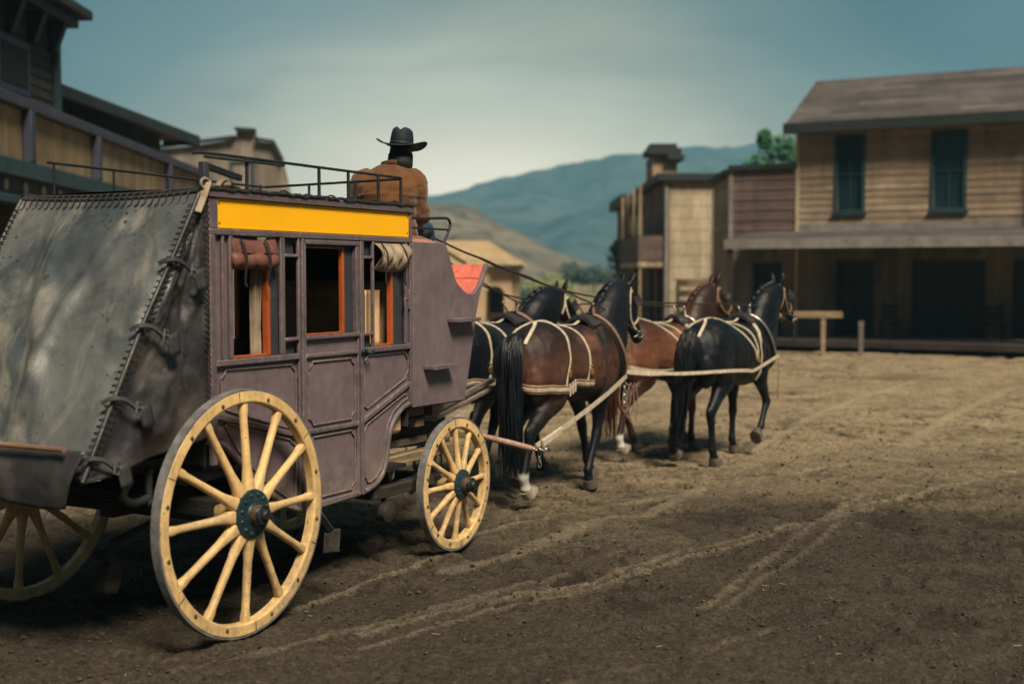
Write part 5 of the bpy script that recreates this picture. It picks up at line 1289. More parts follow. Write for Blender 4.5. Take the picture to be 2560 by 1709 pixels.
# jacket: yoke seams, sleeves to the wrist, collar
jk = MB()
jk.loft([((-.035, 0, -.045), (0, .225, 0), (.165, 0, 0)), ((-.035, 0, .05), (0, .222, 0), (.160, 0, 0)), ((-.055, 0, .17), (0, .208, 0), (.140, 0, 0)), ((-.055, 0, .30), (0, .222, 0), (.142, 0, 0)), ((-.04, -.005, .40), (0, .232, 0), (.150, 0, 0)), ((-.022, -.01, .470), (0, .205, 0), (.135, 0, 0)), ((.0, -.02, .525), (0, .140, 0), (.105, 0, 0)), ((.012, -.03, .560), (0, .085, 0), (.080, 0, 0))])
for s in (1, -1):
    sh = Vector((-.015, s * .185 - .01, .425)); el = Vector((.05, s * .245 + .005, .175)); wr_ = Vector((.285, s * .14 - .01, .19))
    seg(jk, [sh + Vector((0, -s * .06, .03)), sh, sh.lerp(el, .5), el, el.lerp(wr_, .5), wr_], [.085, .100, .086, .074, .056, .043], 14)
jme = remeshed(jk, .010, 5, .5)
co = np.array([v.co[:] for v in jme.vertices]); nn = np.array([v.normal[:] for v in jme.vertices])
d = .012 * fbm(co[:, 2] * 11 + co[:, 1] * 4, co[:, 1] * 7 + co[:, 0] * 5, 14, 3) + .005 * np.sin(co[:, 2] * 70 + 9 * fbm(co[:, 1] * 6, co[:, 2] * 5, 3)) * np.exp(-((co[:, 2] - .16) / .13) ** 2)
yoke = .006 * np.exp(-((co[:, 2] - (.335 - .5 * np.abs(co[:, 1]) * .15)) / .008) ** 2) * (co[:, 0] < 0)
for v, a, b_, y in zip(jme.vertices, nn, d, yoke): v.co += Vector(a) * (float(b_) + float(y))
jme.update(); jme.name = 'jacket'; jme.materials.append(MAT['suede']); link_mesh('jacket', jme, drv)
cm = MB(); cm.grid(30, 4, lambda u, w: (.018 + (.074 + .006 * w) * math.cos(R(50) + u * R(260)), -.035 + (.078 + .006 * w) * math.sin(R(50) + u * R(260)), .540 + .030 * w - .02 * math.cos(R(50) + u * R(260)))); cm.build('jacket_collar', MAT['suede'], drv, smooth=180, solid=.008)
tm = MB()
tm.loft([((0, 0, -.02), (0, .175, 0), (.135, 0, 0)), ((-.01, 0, .06), (0, .195, 0), (.145, 0, 0)), ((-.01, 0, .13), (0, .19, 0), (.135, 0, 0))])
for s in (1, -1):
    hip = Vector((.03, s * .10, .06)); kn = Vector((.42, s * .17 - .10, .08)); an = Vector((.61, s * .15 - .12, -.34))
    seg(tm, [hip, hip.lerp(kn, .5), kn + Vector((.01, 0, .005)), kn.lerp(an, .35), an], [.105, .093, .074, .072, .060], 14)
tme = remeshed(tm, .010, 5); tme.name = 'trousers'; tme.materials.append(MAT['denim']); link_mesh('trousers', tme, drv)
for s in (1, -1):
    an = Vector((.62, s * .15 - .12, -.40)); b_ = MB(); seg(b_, [an + Vector((-.015, 0, .10)), an, an + Vector((.02, 0, -.06)), an + Vector((.11, 0, -.108)), an + Vector((.21, 0, -.118))], [.056, .048, .054, .050, .032]); b_.build('boot', MAT['boot_leather'], drv, smooth=180)
hb = MB(); hb.ball(hd3(-.022, 0, .02), (.092, .084, .105), 18, 12, HR); hb.ball(hd3(-.055, 0, -.055), (.05, .072, .075), 14, 10, HR)
for k in range(46):
    a = R(80 + 200 * k / 45); c0 = hd3(.085 * math.cos(a) - .02, .085 * math.sin(a), .0); c1 = hd3(.092 * math.cos(a) - .025, .085 * math.sin(a), -.07); c2 = hd3(.085 * math.cos(a) - .02 + .008 * math.sin(k * 3), .080 * math.sin(a), -.125 - .012 * math.sin(k * 1.7)); hb.tube(catmull([c0, c1, c2], 4), list(np.interp(np.linspace(0, 1, 9), [0, .6, 1], [.009, .011, .003])), 5, caps=False)
hb.build('hair', MAT['hair_dark'], drv, smooth=180, fix=False)
bm_ = MB()
for k in range(60):
    a = R(-75 + 150 * (k % 20) / 19); rr_ = k // 20; c0 = hd3(.03 + .072 * math.cos(a) * (1 - .12 * rr_), .062 * math.sin(a), -.055 - .018 * rr_); c1 = c0 + HR @ Vector((.014 * math.cos(a), .008 * math.sin(a), -.03)); bm_.tube([c0, c0.lerp(c1, .5) + HR @ Vector((.004, 0, 0)), c1], [.010, .011, .003], 5, caps=False)
bm_.build('beard', MAT['hair_dark'], drv, smooth=180, fix=False)
for s in (1, -1): MB().ball(hd3(.083, s * .031, .016), (.012,) * 3, 10, 8).build('eye', MAT['glass_dark'], drv, smooth=180)
# hat
HC = hd3(-.005, 0, .075); HM = Matrix.Translation(HC) @ (HR @ Matrix.Rotation(R(-9), 3, 'Y') @ Matrix.Rotation(R(5), 3, 'X')).to_4x4()
ht = MB(); n = 48
def hat_pt(a, r, z): return HM @ Vector((r * math.cos(a) * 1.0, r * math.sin(a) * .86, z))
rings = []
for k in range(8):     # brim rolled up at the sides
    t = k / 7; rings.append([hat_pt(a, .098 + (.112 + .012 * math.sin(a) ** 2) * t, .0 + (.040 * abs(math.sin(a)) ** 3 - .018 * math.cos(a) ** 2) * t ** 1.8) for a in np.linspace(0, 2 * math.pi, n, endpoint=False)])
rings = rings[::-1]
for z, r in ((.006, .0975), (.03, .099), (.06, .096), (.09, .091), (.112, .084), (.124, .070), (.122, .045), (.108, .020), (.104, .004)):
    rings.append([hat_pt(a, r * (1 - .10 * max(0, math.cos(a)) ** 4 * (z > .05)), z - (.022 * math.exp(-(math.sin(a) * r / .022) ** 2)) * (z > .1) + .010 * (math.cos(a) < 0) * (z > .1) * abs(math.cos(a))) for a in np.linspace(0, 2 * math.pi, n, endpoint=False)])
vs = [p for rg in rings for p in rg]; fs = [(i * n + k, i * n + (k + 1) % n, (i + 1) * n + (k + 1) % n, (i + 1) * n + k) for i in range(len(rings) - 1) for k in range(n)]
ht.add(vs, fs); hto = ht.build('hat', MAT['hat_felt'], drv, smooth=180, solid=.006)
hbn = MB(); hbn.tube([hat_pt(a, .101, .016) for a in np.linspace(0, 2 * math.pi, 40, endpoint=False)], .012, 6, closed=True, flat=(1, .35)); hbn.build('hat_band', MAT['strap_dark'], hto, smooth=180)

# reins from the driver's hands
bpy.context.view_layer.update()
def rein(label, s, h, side, via, w=.018):
    a = drv.matrix_world @ HANDS[s]; bit = hw(h, h['hp'](.84, -.06, side * .08)); ter = hw(h, h['bvh'].ray_cast(Vector((.48, side * .07, 2.4)), Vector((0, 0, -1)))[0] + Vector((0, 0, .13)))
    pts = [a] + [Vector(v) for v in via] + [ter, bit]
    pts = [Vector(p) for p in catmull(pts, 4)]
    P = []
    for p, q in zip(pts[:-1], pts[1:]):
        L = (q - p).length; N_ = 4
        for k in range(N_): t = k / N_; P.append(p.lerp(q, t) - Vector((0, 0, .055 * L * t * (1 - t))))
    P.append(pts[-1]); m = MB(); m.tube(P, .0068, 6, flat=(1.3, .5)); o = m.build('rein', MAT['strap_dark'], None, smooth=60)
    tag(o, label, 'rein', 'driving reins')
rein('dark rein running from the driver to the bay wheeler', -1, near_w, -1, [cw(3.2, -.35, 2.36)])
rein('dark rein running from the driver to the far black wheeler', 1, far_w, -1, [cw(3.2, -.10, 2.36)])
ringw = hw(near_w, (.50, -.02, 1.80)); ringf = hw(far_w, (.50, -.02, 1.78))
rein('long rein passing over the bay wheeler to the black lead horse', -1, near_l, -1, [cw(3.2, -.33, 2.37), ringw])
rein('long rein passing over the far wheeler to the chestnut lead horse', 1, far_l, 1, [cw(3.2, -.12, 2.37), ringf])
# ---------------------------------------------------------------- the western town
boards('clap_tan', [(.28, .205, .14), (.36, .265, .182), (.225, .17, .122), (.40, .305, .215)], (.08, .062, .048), 'z', .21)
boards('clap_red', [(.14, .098, .085), (.17, .112, .096), (.12, .09, .08), (.19, .13, .11)], (.06, .042, .038), 'z', .30)
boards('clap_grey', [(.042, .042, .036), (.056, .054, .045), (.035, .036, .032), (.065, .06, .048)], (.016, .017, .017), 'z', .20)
boards('plank_pale', [(.47, .385, .265), (.39, .32, .215), (.53, .44, .31), (.43, .355, .24)], (.13, .095, .06), 'x', .24)
boards('plank_parapet', [(.27, .20, .115), (.23, .17, .10), (.32, .24, .14), (.20, .15, .09)], (.11, .08, .05), 'y', .22)
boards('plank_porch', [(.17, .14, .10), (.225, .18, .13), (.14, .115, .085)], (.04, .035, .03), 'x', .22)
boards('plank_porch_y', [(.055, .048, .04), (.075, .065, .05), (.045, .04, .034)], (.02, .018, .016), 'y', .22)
boards('shingle', [(.085, .076, .076), (.118, .102, .098), (.064, .059, .060), (.145, .124, .116)], (.045, .038, .036), 'z', .14)
boards('thatch', [(.48, .345, .20), (.42, .30, .17), (.53, .385, .23)], (.22, .14, .07), 'z', .12)
boards('plank_drab', [(.25, .215, .165), (.21, .18, .14), (.29, .25, .195)], (.09, .08, .065), 'x', .24)
plain('adobe', (.42, .30, .19), .95, .2, 1.2, 0, .4)
plain('trim_blue', (.035, .036, .058), .6, .25, 3); plain('trim_teal', (.016, .040, .046), .6, .3, 3); plain('trim_grey', (.20, .185, .165), .75, .3, 3)
plain('trim_dark', (.016, .022, .022), .7, .3, 3); plain('hole_disc', (.26, .22, .13), .6, .3, 5)
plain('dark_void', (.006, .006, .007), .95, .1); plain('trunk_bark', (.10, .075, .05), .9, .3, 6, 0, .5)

def clap(m, x0, x1, z0, z1, y=0, pitch=.21, lip=.022):
    """lapped boards facing -y, one connected sheet"""
    n = max(1, round((z1 - z0) / pitch)); h = (z1 - z0) / n; pts = []
    for i in range(n): pts += [(y - lip, z0 + i * h), (y, z0 + (i + 1) * h - .001)]
    vs = [(x, a, b_) for a, b_ in pts for x in (x0, x1)]; fs = [(2 * i, 2 * i + 1, 2 * i + 3, 2 * i + 2) for i in range(len(pts) - 1)]
    m.add(vs, fs)

def wall_with_holes(name, mat, parent, x0, x1, z0, z1, holes, y=0, th=.18, pitch=.21, lip=.022):
    """lapped wall facing -y with openings (xa, xb, za, zb), built of strips between the openings"""
    m = MB(); xs = sorted({x0, x1, *[h[0] for h in holes], *[h[1] for h in holes]})
    for xa, xb in zip(xs[:-1], xs[1:]):
        segs = [(z0, z1)]
        for h in holes:
            if h[0] <= xa and h[1] >= xb:
                segs = [q for a, b_ in segs for q in ((a, min(b_, h[2])), (max(a, h[3]), b_)) if q[1] - q[0] > .02]
        for a, b_ in segs: clap(m, xa, xb, a, b_, y, pitch, lip); m.box(xa, xb, y + .004, y + th, a, b_)
    return m.build(name, mat, parent, smooth=0, fix=False)

def window(parent, x, z0, z1, w, y=0, rows=2, cols=2, mat='trim_teal', sill=True):
    m = MB(); f = .10
    m.box(x - w / 2 - f, x - w / 2, y - .05, y + .10, z0 - f, z1 + f); m.box(x + w / 2, x + w / 2 + f, y - .05, y + .10, z0 - f, z1 + f)
    m.box(x - w / 2, x + w / 2, y - .05, y + .10, z1, z1 + f); m.box(x - w / 2, x + w / 2, y - .05, y + .10, z0 - f, z0)
    win = m.build('window', MAT[mat], parent, bevel=.006)
    m = MB(); bw = .035
    for i in range(1, cols): xx = x - w / 2 + w * i / cols; m.box(xx - bw / 2, xx + bw / 2, y + .012, y + .045, z0, z1)
    for j in range(1, rows): zz = z0 + (z1 - z0) * j / rows; m.box(x - w / 2, x + w / 2, y + .008, y + .05, zz - bw * .6, zz + bw * .6)
    m.build('sash', MAT[mat], win)
    m = MB(); m.box(x - w / 2, x + w / 2, y + .052, y + .06, z0, z1); m.build('pane', MAT['glass_dark'], win)
    if sill: m = MB(); m.box(x - w / 2 - f - .05, x + w / 2 + f + .05, y - .12, y + .02, z0 - f - .06, z0 - f - .003); m.build('sill', MAT[mat], win, bevel=.006)
    return win

def doorway(parent, x0, x1, z0, z1, y, ajar=0, mat='trim_dark'):
    m = MB(); f = .10
    m.box(x0 - f, x0, y - .04, y + .12, z0, z1 + f); m.box(x1, x1 + f, y - .04, y + .12, z0, z1 + f); m.box(x0, x1, y - .04, y + .12, z1, z1 + f)
    d = m.build('doorway', MAT['trim_dark'], parent, bevel=.006)
    m = MB(); w_ = (x1 - x0) / 2
    for k in range(2):
        xa = x0 + k * w_ + .01; xb = xa + w_ - .02; m.box(xa, xb, y + .06, y + .10, z0 + .02, z1 - .01)
        for (za, zb) in ((.15, .9), (1.0, 1.95)):
            if z0 + zb < z1: m.box(xa + .09, xb - .09, y + .045, y + .058, z0 + za, z0 + zb)
    m.box(x0, x1, y + .105, y + .125, z0, z1); m.build('door_leaf', MAT[mat], d, bevel=.004); return d

RV = R(-28)   # the house front runs along CV; local x right, y back
GB = 'timber buildings of the western street'
# --- two-storey house on the right
H = thing('house', 'two-storey tan clapboard house with two tall dark windows, shingled roof and deep porch', 'house', (6.2, 36.59, 0), RV, GB)
WY = 2.2
wall_with_holes('upper_wall', MAT['clap_tan'], H, 1.47, 11.5, 3.15, 6.42, [(2.64, 3.34, 4.02, 6.08), (5.36, 6.15, 4.02, 6.08), (8.6, 9.4, 4.02, 6.08)], WY)
for x, w_ in ((2.99, .70), (5.755, .79), (9.0, .8)): window(H, x, 4.02, 6.08, w_, WY, 2, 2)
wall_with_holes('lower_wall', MAT['plank_porch'], H, 1.47, 11.5, .32, 3.0, [(2.61, 3.74, .32, 2.55), (4.78, 6.79, .32, 2.55), (7.5, 9.4, .32, 2.55)], WY)
for a, b_ in ((2.61, 3.74), (4.78, 6.79), (7.5, 9.4)): doorway(H, a + .1, b_ - .1, .32, 2.45, WY + .04)
m = MB(); m.box(1.47, 11.5, WY - .03, WY + .2, 3.0, 3.15); m.build('belt_board', MAT['trim_grey'], H)
m = MB(); m.box(1.40, 1.50, WY - .06, WY + .12, .3, 6.42); m.build('corner_board', MAT['plank_pale'], H)
m = MB(); clap(m, 0, 6, .3, 6.42, 0); m.xf(Matrix.Translation((1.465, WY + 6.1, 0)) @ Matrix.Rotation(R(-90), 4, 'Z')); m.build('side_wall', MAT['clap_tan'], H, smooth=0, fix=False)
m = MB(); m.prism([(WY, 6.42), (WY + 6.1, 6.42), (WY + 3.05, 8.05)], 1.47, 1.6, 'yz'); m.build('gable', MAT['clap_tan'], H)
m = MB(); m.prism([(WY - .55, 6.52), (WY + 3.05, 8.28), (WY + 6.65, 6.52), (WY + 6.65, 6.40), (WY + 3.05, 8.14), (WY - .55, 6.40)], 1.18, 12.0, 'yz'); rf = m.build('roof', MAT['shingle'], H)
m = MB(); m.box(1.15, 12.0, WY - .60, WY - .553, 6.25, 6.56); m.box(1.15, 12.0, WY - .553, WY - .03, 6.30, 6.38); m.build('fascia', MAT['trim_dark'], rf, bevel=.006)
m = MB(); m.box(1.47, 11.5, WY - .05, WY - .024, 3.16, 3.62); m.build('skirt_board', MAT['trim_grey'], H)
# porch
m = MB(); m.prism([(-.15, 3.02), (-.15, 3.10), (WY - .04, 3.42), (WY - .04, 3.34)], 0, 11.5, 'yz'); m.build('porch_roof', MAT['shingle'], H)
m = MB(); m.box(-.02, 11.5, -.20, -.155, 2.86, 3.13); m.build('porch_fascia', MAT['trim_grey'], H, bevel=.006)
m = MB(); m.box(-.4, 11.8, -.35, WY + .2, .12, .30); m.build('boardwalk', MAT['timber_dark'], H, bevel=.01)
for x in (.12, 10.6): m = MB(); m.box(x - .07, x + .07, -.13, .01, .30, 2.95); m.build('porch_post', MAT['timber_dark'], H, bevel=.008)
m = MB(); m.box(8.05, 8.2, WY - .3, WY + .2, 3.3, 6.2); m.build('downpipe_box', MAT['trim_dark'], H)
# --- red plank false front
Rr = thing('shop', 'low red-brown plank building with flat false front beside the tan house', 'building', (6.2, 36.59, 0), RV, GB)
wall_with_holes('front_wall', MAT['clap_red'], Rr, -.53, 1.44, 3.15, 5.28, [], WY - .01, .2, .30)
wall_with_holes('lower_wall', MAT['plank_porch'], Rr, -.53, 1.38, .32, 3.14, [(.1, 1.0, .32, 2.5)], WY - .01, .2, .30)
doorway(Rr, .2, .9, .32, 2.4, WY)
m = MB(); m.box(-.66, 1.44, WY - .14, WY + .25, 5.283, 5.45); m.build('cornice', MAT['trim_dark'], Rr, bevel=.01)
m = MB(); m.box(-.66, -.535, WY - .06, WY + .1, .32, 5.28); m.build('corner_board', MAT['trim_grey'], Rr)
m = MB(); P0 = Vector((-.60, WY + .1, 0)); 
ang = R(28); e = Vector((math.sin(-ang + R(28)), 0, 0))
back = Matrix.Rotation(R(28), 3, 'Z') @ Vector((0, 1, 0)); back = Vector((-math.sin(R(-28)) * 0 + 0, 0, 0)) if False else Matrix.Rotation(-RV, 3, 'Z') @ Vector((0, 1, 0))
q0 = P0; q1 = P0 + back * 3.6
m.add([(q0.x, q0.y, .32), (q1.x, q1.y, .32), (q1.x, q1.y, 5.2), (q0.x, q0.y, 5.2), (q0.x + .2, q0.y, .32), (q1.x + .2, q1.y, .32), (q1.x + .2, q1.y, 5.2), (q0.x + .2, q0.y, 5.2)], [(0, 1, 2, 3), (7, 6, 5, 4), (3, 2, 6, 7), (0, 4, 5, 1), (0, 3, 7, 4), (1, 5, 6, 2)])
m.build('side_wall', MAT['clap_tan'], Rr)
m = MB(); m.bar((q0.x - .08, q0.y, 5.28), (q1.x - .08, q1.y, 5.20), .32, .16); m.build('side_cornice', MAT['trim_dark'], Rr)
# --- tall pale building down the street
TX, TY = 5.64, 46.0
T_ = thing('saloon', 'tall pale plank building with red balcony and small parapet turret', 'building', (TX, TY, 0), 0, GB)
wall_with_holes('front_wall', MAT['plank_pale'], T_, 0, 2.6, .2, 5.5, [], 0, .2, .45, .012)
m = MB(); m.box(-.05, .08, -.05, 8, .2, 5.5); m.build('street_wall', MAT['clap_red'], T_)
m = MB(); m.box(-.10, .02, -.09, .10, .2, 5.5); m.box(1.62, 1.86, -.06, .1, .2, 5.5); m.build('corner_board', MAT['trim_grey'], T_)
m = MB(); m.box(-.40, 2.7, -.28, 8.0, 5.503, 5.78); m.build('cornice', MAT['trim_dark'], T_, bevel=.02)
m = MB(); m.box(-.30, .62, 2.2, 4.6, 5.785, 6.65); tu = m.build('turret', MAT['clap_tan'], T_); m = MB(); m.box(-.55, .75, 1.9, 3.5, 6.653, 6.9); m.box(-.42, .60, 2.05, 3.3, 6.903, 7.08); m.box(.2, .86, 1.85, 3.5, 6.45, 6.65); m.build('turret_cap', MAT['trim_dark'], tu, bevel=.02)
m = MB(); m.box(-1.05, -.06, .05, 7.6, 2.42, 2.60); m.build('balcony_floor', MAT['plank_pale'], T_)
m = MB(); m.box(-1.05, -.99, .05, 7.6, 2.65, 3.55); m.box(-.985, -.06, .05, .11, 2.65, 3.55); m.build('balcony_rail', MAT['clap_red'], T_)
for y in (.12, 2.6, 5.0, 7.4): m = MB(); m.box(-1.03, -.93, y - .05, y + .05, .1, 5.4); m.build('balcony_post', MAT['timber_pale'], T_)
doorway(T_, .0, .0001, .2, .3, 3) if False else None
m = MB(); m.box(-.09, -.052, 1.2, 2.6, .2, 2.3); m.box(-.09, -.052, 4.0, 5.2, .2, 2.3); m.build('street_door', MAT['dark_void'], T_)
# --- farthest building of the right row
F_ = thing('store', 'far grey-brown building with dark flat cornice and balcony at end of right row', 'building', (5.15, 56.0, 0), 0, GB)
m = MB(); clap(m, 0, 5, .2, 5.2, 0); m.box(0, 5, .01, 6, .2, 5.2); m.build('wall', MAT['clap_grey'], F_, smooth=0, fix=False)
m = MB(); m.box(-.4, 5.2, -.4, 6.2, 5.203, 5.65); m.build('cornice', MAT['trim_dark'], F_, bevel=.02)
m = MB(); m.box(-.05, 1.3, -.9, -.84, 2.6, 3.9); m.box(-.05, 1.3, -.9, -.03, 2.42, 2.58); m.build('balcony', MAT['clap_red'], F_)
for x in (0, 1.2): m = MB(); m.box(x - .06, x + .06, -.88, -.76, .1, 2.42); m.build('balcony_post', MAT['timber_pale'], F_)
window(F_, .75, 3.2, 4.6, .7, 0)
# --- slatted board fence before the pale building
fe = thing('board_fence', 'fence of wide pale horizontal boards in front of the tall pale building', 'fence', (5.75, 44.3, 0), R(-3))
for i in range(5): m = MB(); m.box(0, 1.95, -.04, 0, .28 + .36 * i, .52 + .36 * i); m.build('board', MAT['timber_pale'], fe, bevel=.006)
for x in (.05, .98, 1.9): m = MB(); m.box(x - .05, x + .05, .003, .10, 0, 2.0); m.build('post', MAT['timber_grey'], fe)
# --- hitching rail and post
hr = thing('hitching_rail', 'pale wooden hitching rail on square posts in front of the porch', 'hitching rail', (6.55, 33.9, 0), R(-10))
m = MB(); m.box(-.2, 2.25, -.07, .07, .98, 1.15); m.build('rail', MAT['timber_pale'], hr, bevel=.012)
for x in (0, 1.75): m = MB(); m.box(x - .06, x + .06, -.06, .06, -.05, .98); m.build('post', MAT['timber_pale'], hr, bevel=.012)
po = thing('post', 'single short weathered post standing right of the hitching rail', 'post', (9.2, 33.3, 0), R(-12)); m = MB(); m.box(-.065, .065, -.065, .065, -.05, .86); m.build('shaft', MAT['timber_grey'], po, bevel=.012); m = MB(); m.box(-.08, .08, -.08, .08, .862, .90); m.build('cap', MAT['timber_grey'], po, bevel=.01)
# chairs and a barrel in the porch shade
def porch_chair(loc, rz, label):
    c = thing('chair', label, 'chair', loc, rz, 'wooden porch chairs')
    m = MB(); m.box(-.22, .22, -.22, .22, .43, .47); m.build('seat', MAT['timber_dark'], c, bevel=.008)
    for x in (-.19, .19):
        m = MB(); m.box(x - .02, x + .02, -.20, -.16, 0, .43); m.build('leg', MAT['timber_dark'], c)
        m = MB(); m.bar((x, .19, 0), (x, .27, 1.0), .04, .04); m.build('leg', MAT['timber_dark'], c)
    m = MB()
    for z in (.62, .76, .90): m.bar((-.19, .22 + (z - .45) * .08, z), (.19, .22 + (z - .45) * .08, z), .02, .08)
    m.build('backrest', MAT['timber_dark'], c)
HMx = Matrix.Translation((6.2, 36.59, 0)) @ Matrix.Rotation(RV, 4, 'Z')
porch_chair(HMx @ Vector((4.25, 1.6, .302)), RV, 'dark wooden chair on the porch beside the narrow door of the tan house')
porch_chair(HMx @ Vector((7.15, 1.6, .302)), RV + .3, 'dark wooden chair right of the wide doorway of the tan house')
# --- adobe house behind the coach
A_ = thing('adobe_house', 'low adobe house with tan thatched roof and arched porch beyond the horses', 'house', (-3.3, 57, 0), R(-4))
m = MB(); m.box(-.6, 3.3, 1.4, 6, 0, 2.6); m.build('wall', MAT['adobe'], A_, bevel=.06)
arch = []
def arch_front():
    m = MB(); holes = [(.9, .55), (2.55, .42)]; xs = np.linspace(-.6, 3.3, 79)
    def zlow(x):
        for c, r_ in holes:
            if abs(x - c) < r_: return 1.25 + math.sqrt(max(0, r_ * r_ - (x - c) ** 2)) * .9
        return 0
    vs = []; fs = []
    for x in xs: zl = zlow(x); vs += [(x, 0, zl), (x, 0, 2.55), (x, .35, zl), (x, .35, 2.55)]
    for i in range(len(xs) - 1):
        a, b_ = 4 * i, 4 * i + 4; fs += [(a, b_, b_ + 1, a + 1), (a + 2, a + 3, b_ + 3, b_ + 2), (a + 1, b_ + 1, b_ + 3, a + 3), (a, a + 2, b_ + 2, b_)]
    m.add(vs, fs); m.build('arcade', MAT['adobe'], A_, smooth=20, fix=False)
arch_front()
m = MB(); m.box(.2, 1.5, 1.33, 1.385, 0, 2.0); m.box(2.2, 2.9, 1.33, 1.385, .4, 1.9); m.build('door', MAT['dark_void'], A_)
m = MB(); m.add([(-1.0, -.35, 2.55), (3.75, -.35, 2.55), (3.75, 6.4, 2.55), (-1.0, 6.4, 2.55), (-.2, 3, 3.75), (2.0, 3, 3.75)], [(0, 1, 5, 4), (1, 2, 5), (2, 3, 4, 5), (3, 0, 4), (3, 2, 1, 0)]); m.build('roof', MAT['thatch'], A_, smooth=0)
m = MB(); m.box(2.5, 3.85, -.45, -.36, 2.38, 2.58); m.build('roof_beam', MAT['timber_dark'], A_)
m = MB(); m.bar((-.3, 1.95, 3.45), (1.25, -.25, 2.66), .10, .10); m.build('roof_pole', MAT['timber_dark'], A_)
# --- left row: tower, balcony, long roof, stepped front
L1 = thing('tower_house', 'dark shaded tower with bracketed cornice rising behind the balcony at upper left', 'building', (-9.4, 26.2, 0), R(90), GB)
# local x runs back toward the viewer (-world y): build directly in world-aligned terms
L1.rotation_euler = (0, 0, 0)
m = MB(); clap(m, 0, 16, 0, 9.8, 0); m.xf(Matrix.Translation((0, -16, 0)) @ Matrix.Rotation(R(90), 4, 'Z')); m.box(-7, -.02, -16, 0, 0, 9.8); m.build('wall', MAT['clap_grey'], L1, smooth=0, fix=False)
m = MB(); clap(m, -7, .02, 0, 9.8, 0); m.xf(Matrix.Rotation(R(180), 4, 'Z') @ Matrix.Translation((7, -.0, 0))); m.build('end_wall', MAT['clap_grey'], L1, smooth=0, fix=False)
m = MB(); m.box(-7.4, .62, -16, .62, 7.42, 7.62); m.box(-7.4, .40, -16, .40, 7.22, 7.417); co_t = m.build('cornice', MAT['trim_dark'], L1, bevel=.03)
for k in range(10): m = MB(); m.prism([(.01, 6.6), (.14, 6.62), (.36, 7.18), (.36, 7.215), (.01, 7.215)], -.35 - k * 1.1, -.15 - k * 1.1); m.build('bracket', MAT['trim_dark'], co_t)
m = MB(); m.box(.005, .06, -3.0, -1.45, 5.55, 6.55); m.build('window', MAT['trim_blue'], L1); 
m = MB(); m.box(.062, .075, -2.85, -1.6, 5.68, 6.42); m.build('pane', MAT['dark_void'], L1)
m = MB(); m.box(.03, .14, -.14, .03, 0, 7.2); m.build('corner_board', MAT['trim_teal'], L1)
# balcony gallery
bd_a = math.atan(.04)
B_ = thing('balcony_gallery', 'long raised gallery with tan plank parapet and blue rail over a dark porch', 'balcony', (-7, 0, 0), bd_a, GB)
# local: y runs down the street, x toward the street
m = MB(); m.box(-.10, -.04, 9, 34.2, 3.92, 4.74); m.build('parapet', MAT['plank_parapet'], B_)
m = MB(); m.box(-.16, .10, 9, 34.3, 4.745, 4.93); m.build('hand_rail', MAT['trim_blue'], B_, bevel=.02)
m = MB(); m.box(-.2, .12, 9, 34.3, 3.64, 3.915); m.build('floor_beam', MAT['trim_teal'], B_, bevel=.02)
m = MB(); m.box(-.12, -.02, 9, 34.3, 3.36, 3.637); fz = m.build('frieze', MAT['trim_dark'], B_)
for k in range(28): m = MB(); m.lathe([(.10, 0), (.10, .02), (.06, .035), (0, .035)], 14, Matrix.Translation((-.018, 10 + .87 * k, 3.505)) @ Matrix.Rotation(R(90), 4, 'Y')); m.build('hole_disc', MAT['hole_disc'], fz, smooth=40)  # pale discs stand in for light seen through round frieze holes
m = MB(); m.box(-.16, .08, 9, 34.3, 3.22, 3.357); m.build('lower_beam', MAT['trim_teal'], B_, bevel=.02)
for y in (12.0, 16.2, 20.5, 24.3, 30.3, 34.1): m = MB(); m.box(-.025, .13, y - .10, y + .10, 3.92, 4.742); m.build('parapet_post', MAT['trim_blue'], B_, bevel=.015); m = MB(); m.box(-.12, .06, y - .09, y + .09, .2, 3.215); m.build('porch_post', MAT['trim_dark'], B_, bevel=.015)
m = MB(); m.box(-2.6, -.21, 9, 34.3, 3.66, 3.86); m.build('gallery_floor', MAT['timber_dark'], B_)
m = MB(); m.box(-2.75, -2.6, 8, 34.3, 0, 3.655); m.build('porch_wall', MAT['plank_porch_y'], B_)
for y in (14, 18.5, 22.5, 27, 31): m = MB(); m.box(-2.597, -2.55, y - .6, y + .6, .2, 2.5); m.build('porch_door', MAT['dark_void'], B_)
m = MB(); m.box(-2.7, .5, 8, 34.5, 0, .18); m.build('boardwalk', MAT['timber_dark'], B_)
# long-roofed building
lr = thing('long_roof_house', 'building with long dark overhanging eave behind the gallery, left of the driver', 'building', (-10.5, 0, 0), -math.atan(.042), GB)
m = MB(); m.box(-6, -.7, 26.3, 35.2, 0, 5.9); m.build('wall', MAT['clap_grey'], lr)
m = MB(); m.prism([(-7, 6.0), (.02, 5.92), (.02, 6.0), (-3, 6.55), (-7, 6.6)], 26.2, 36.3, 'xz'); m.build('roof', MAT['shingle'], lr)
m = MB(); m.box(.022, .10, 26.2, 36.3, 5.78, 6.06); m.box(-1.0, .021, 36.301, 36.38, 5.80, 6.05); m.build('fascia', MAT['trim_dark'], lr, bevel=.02)
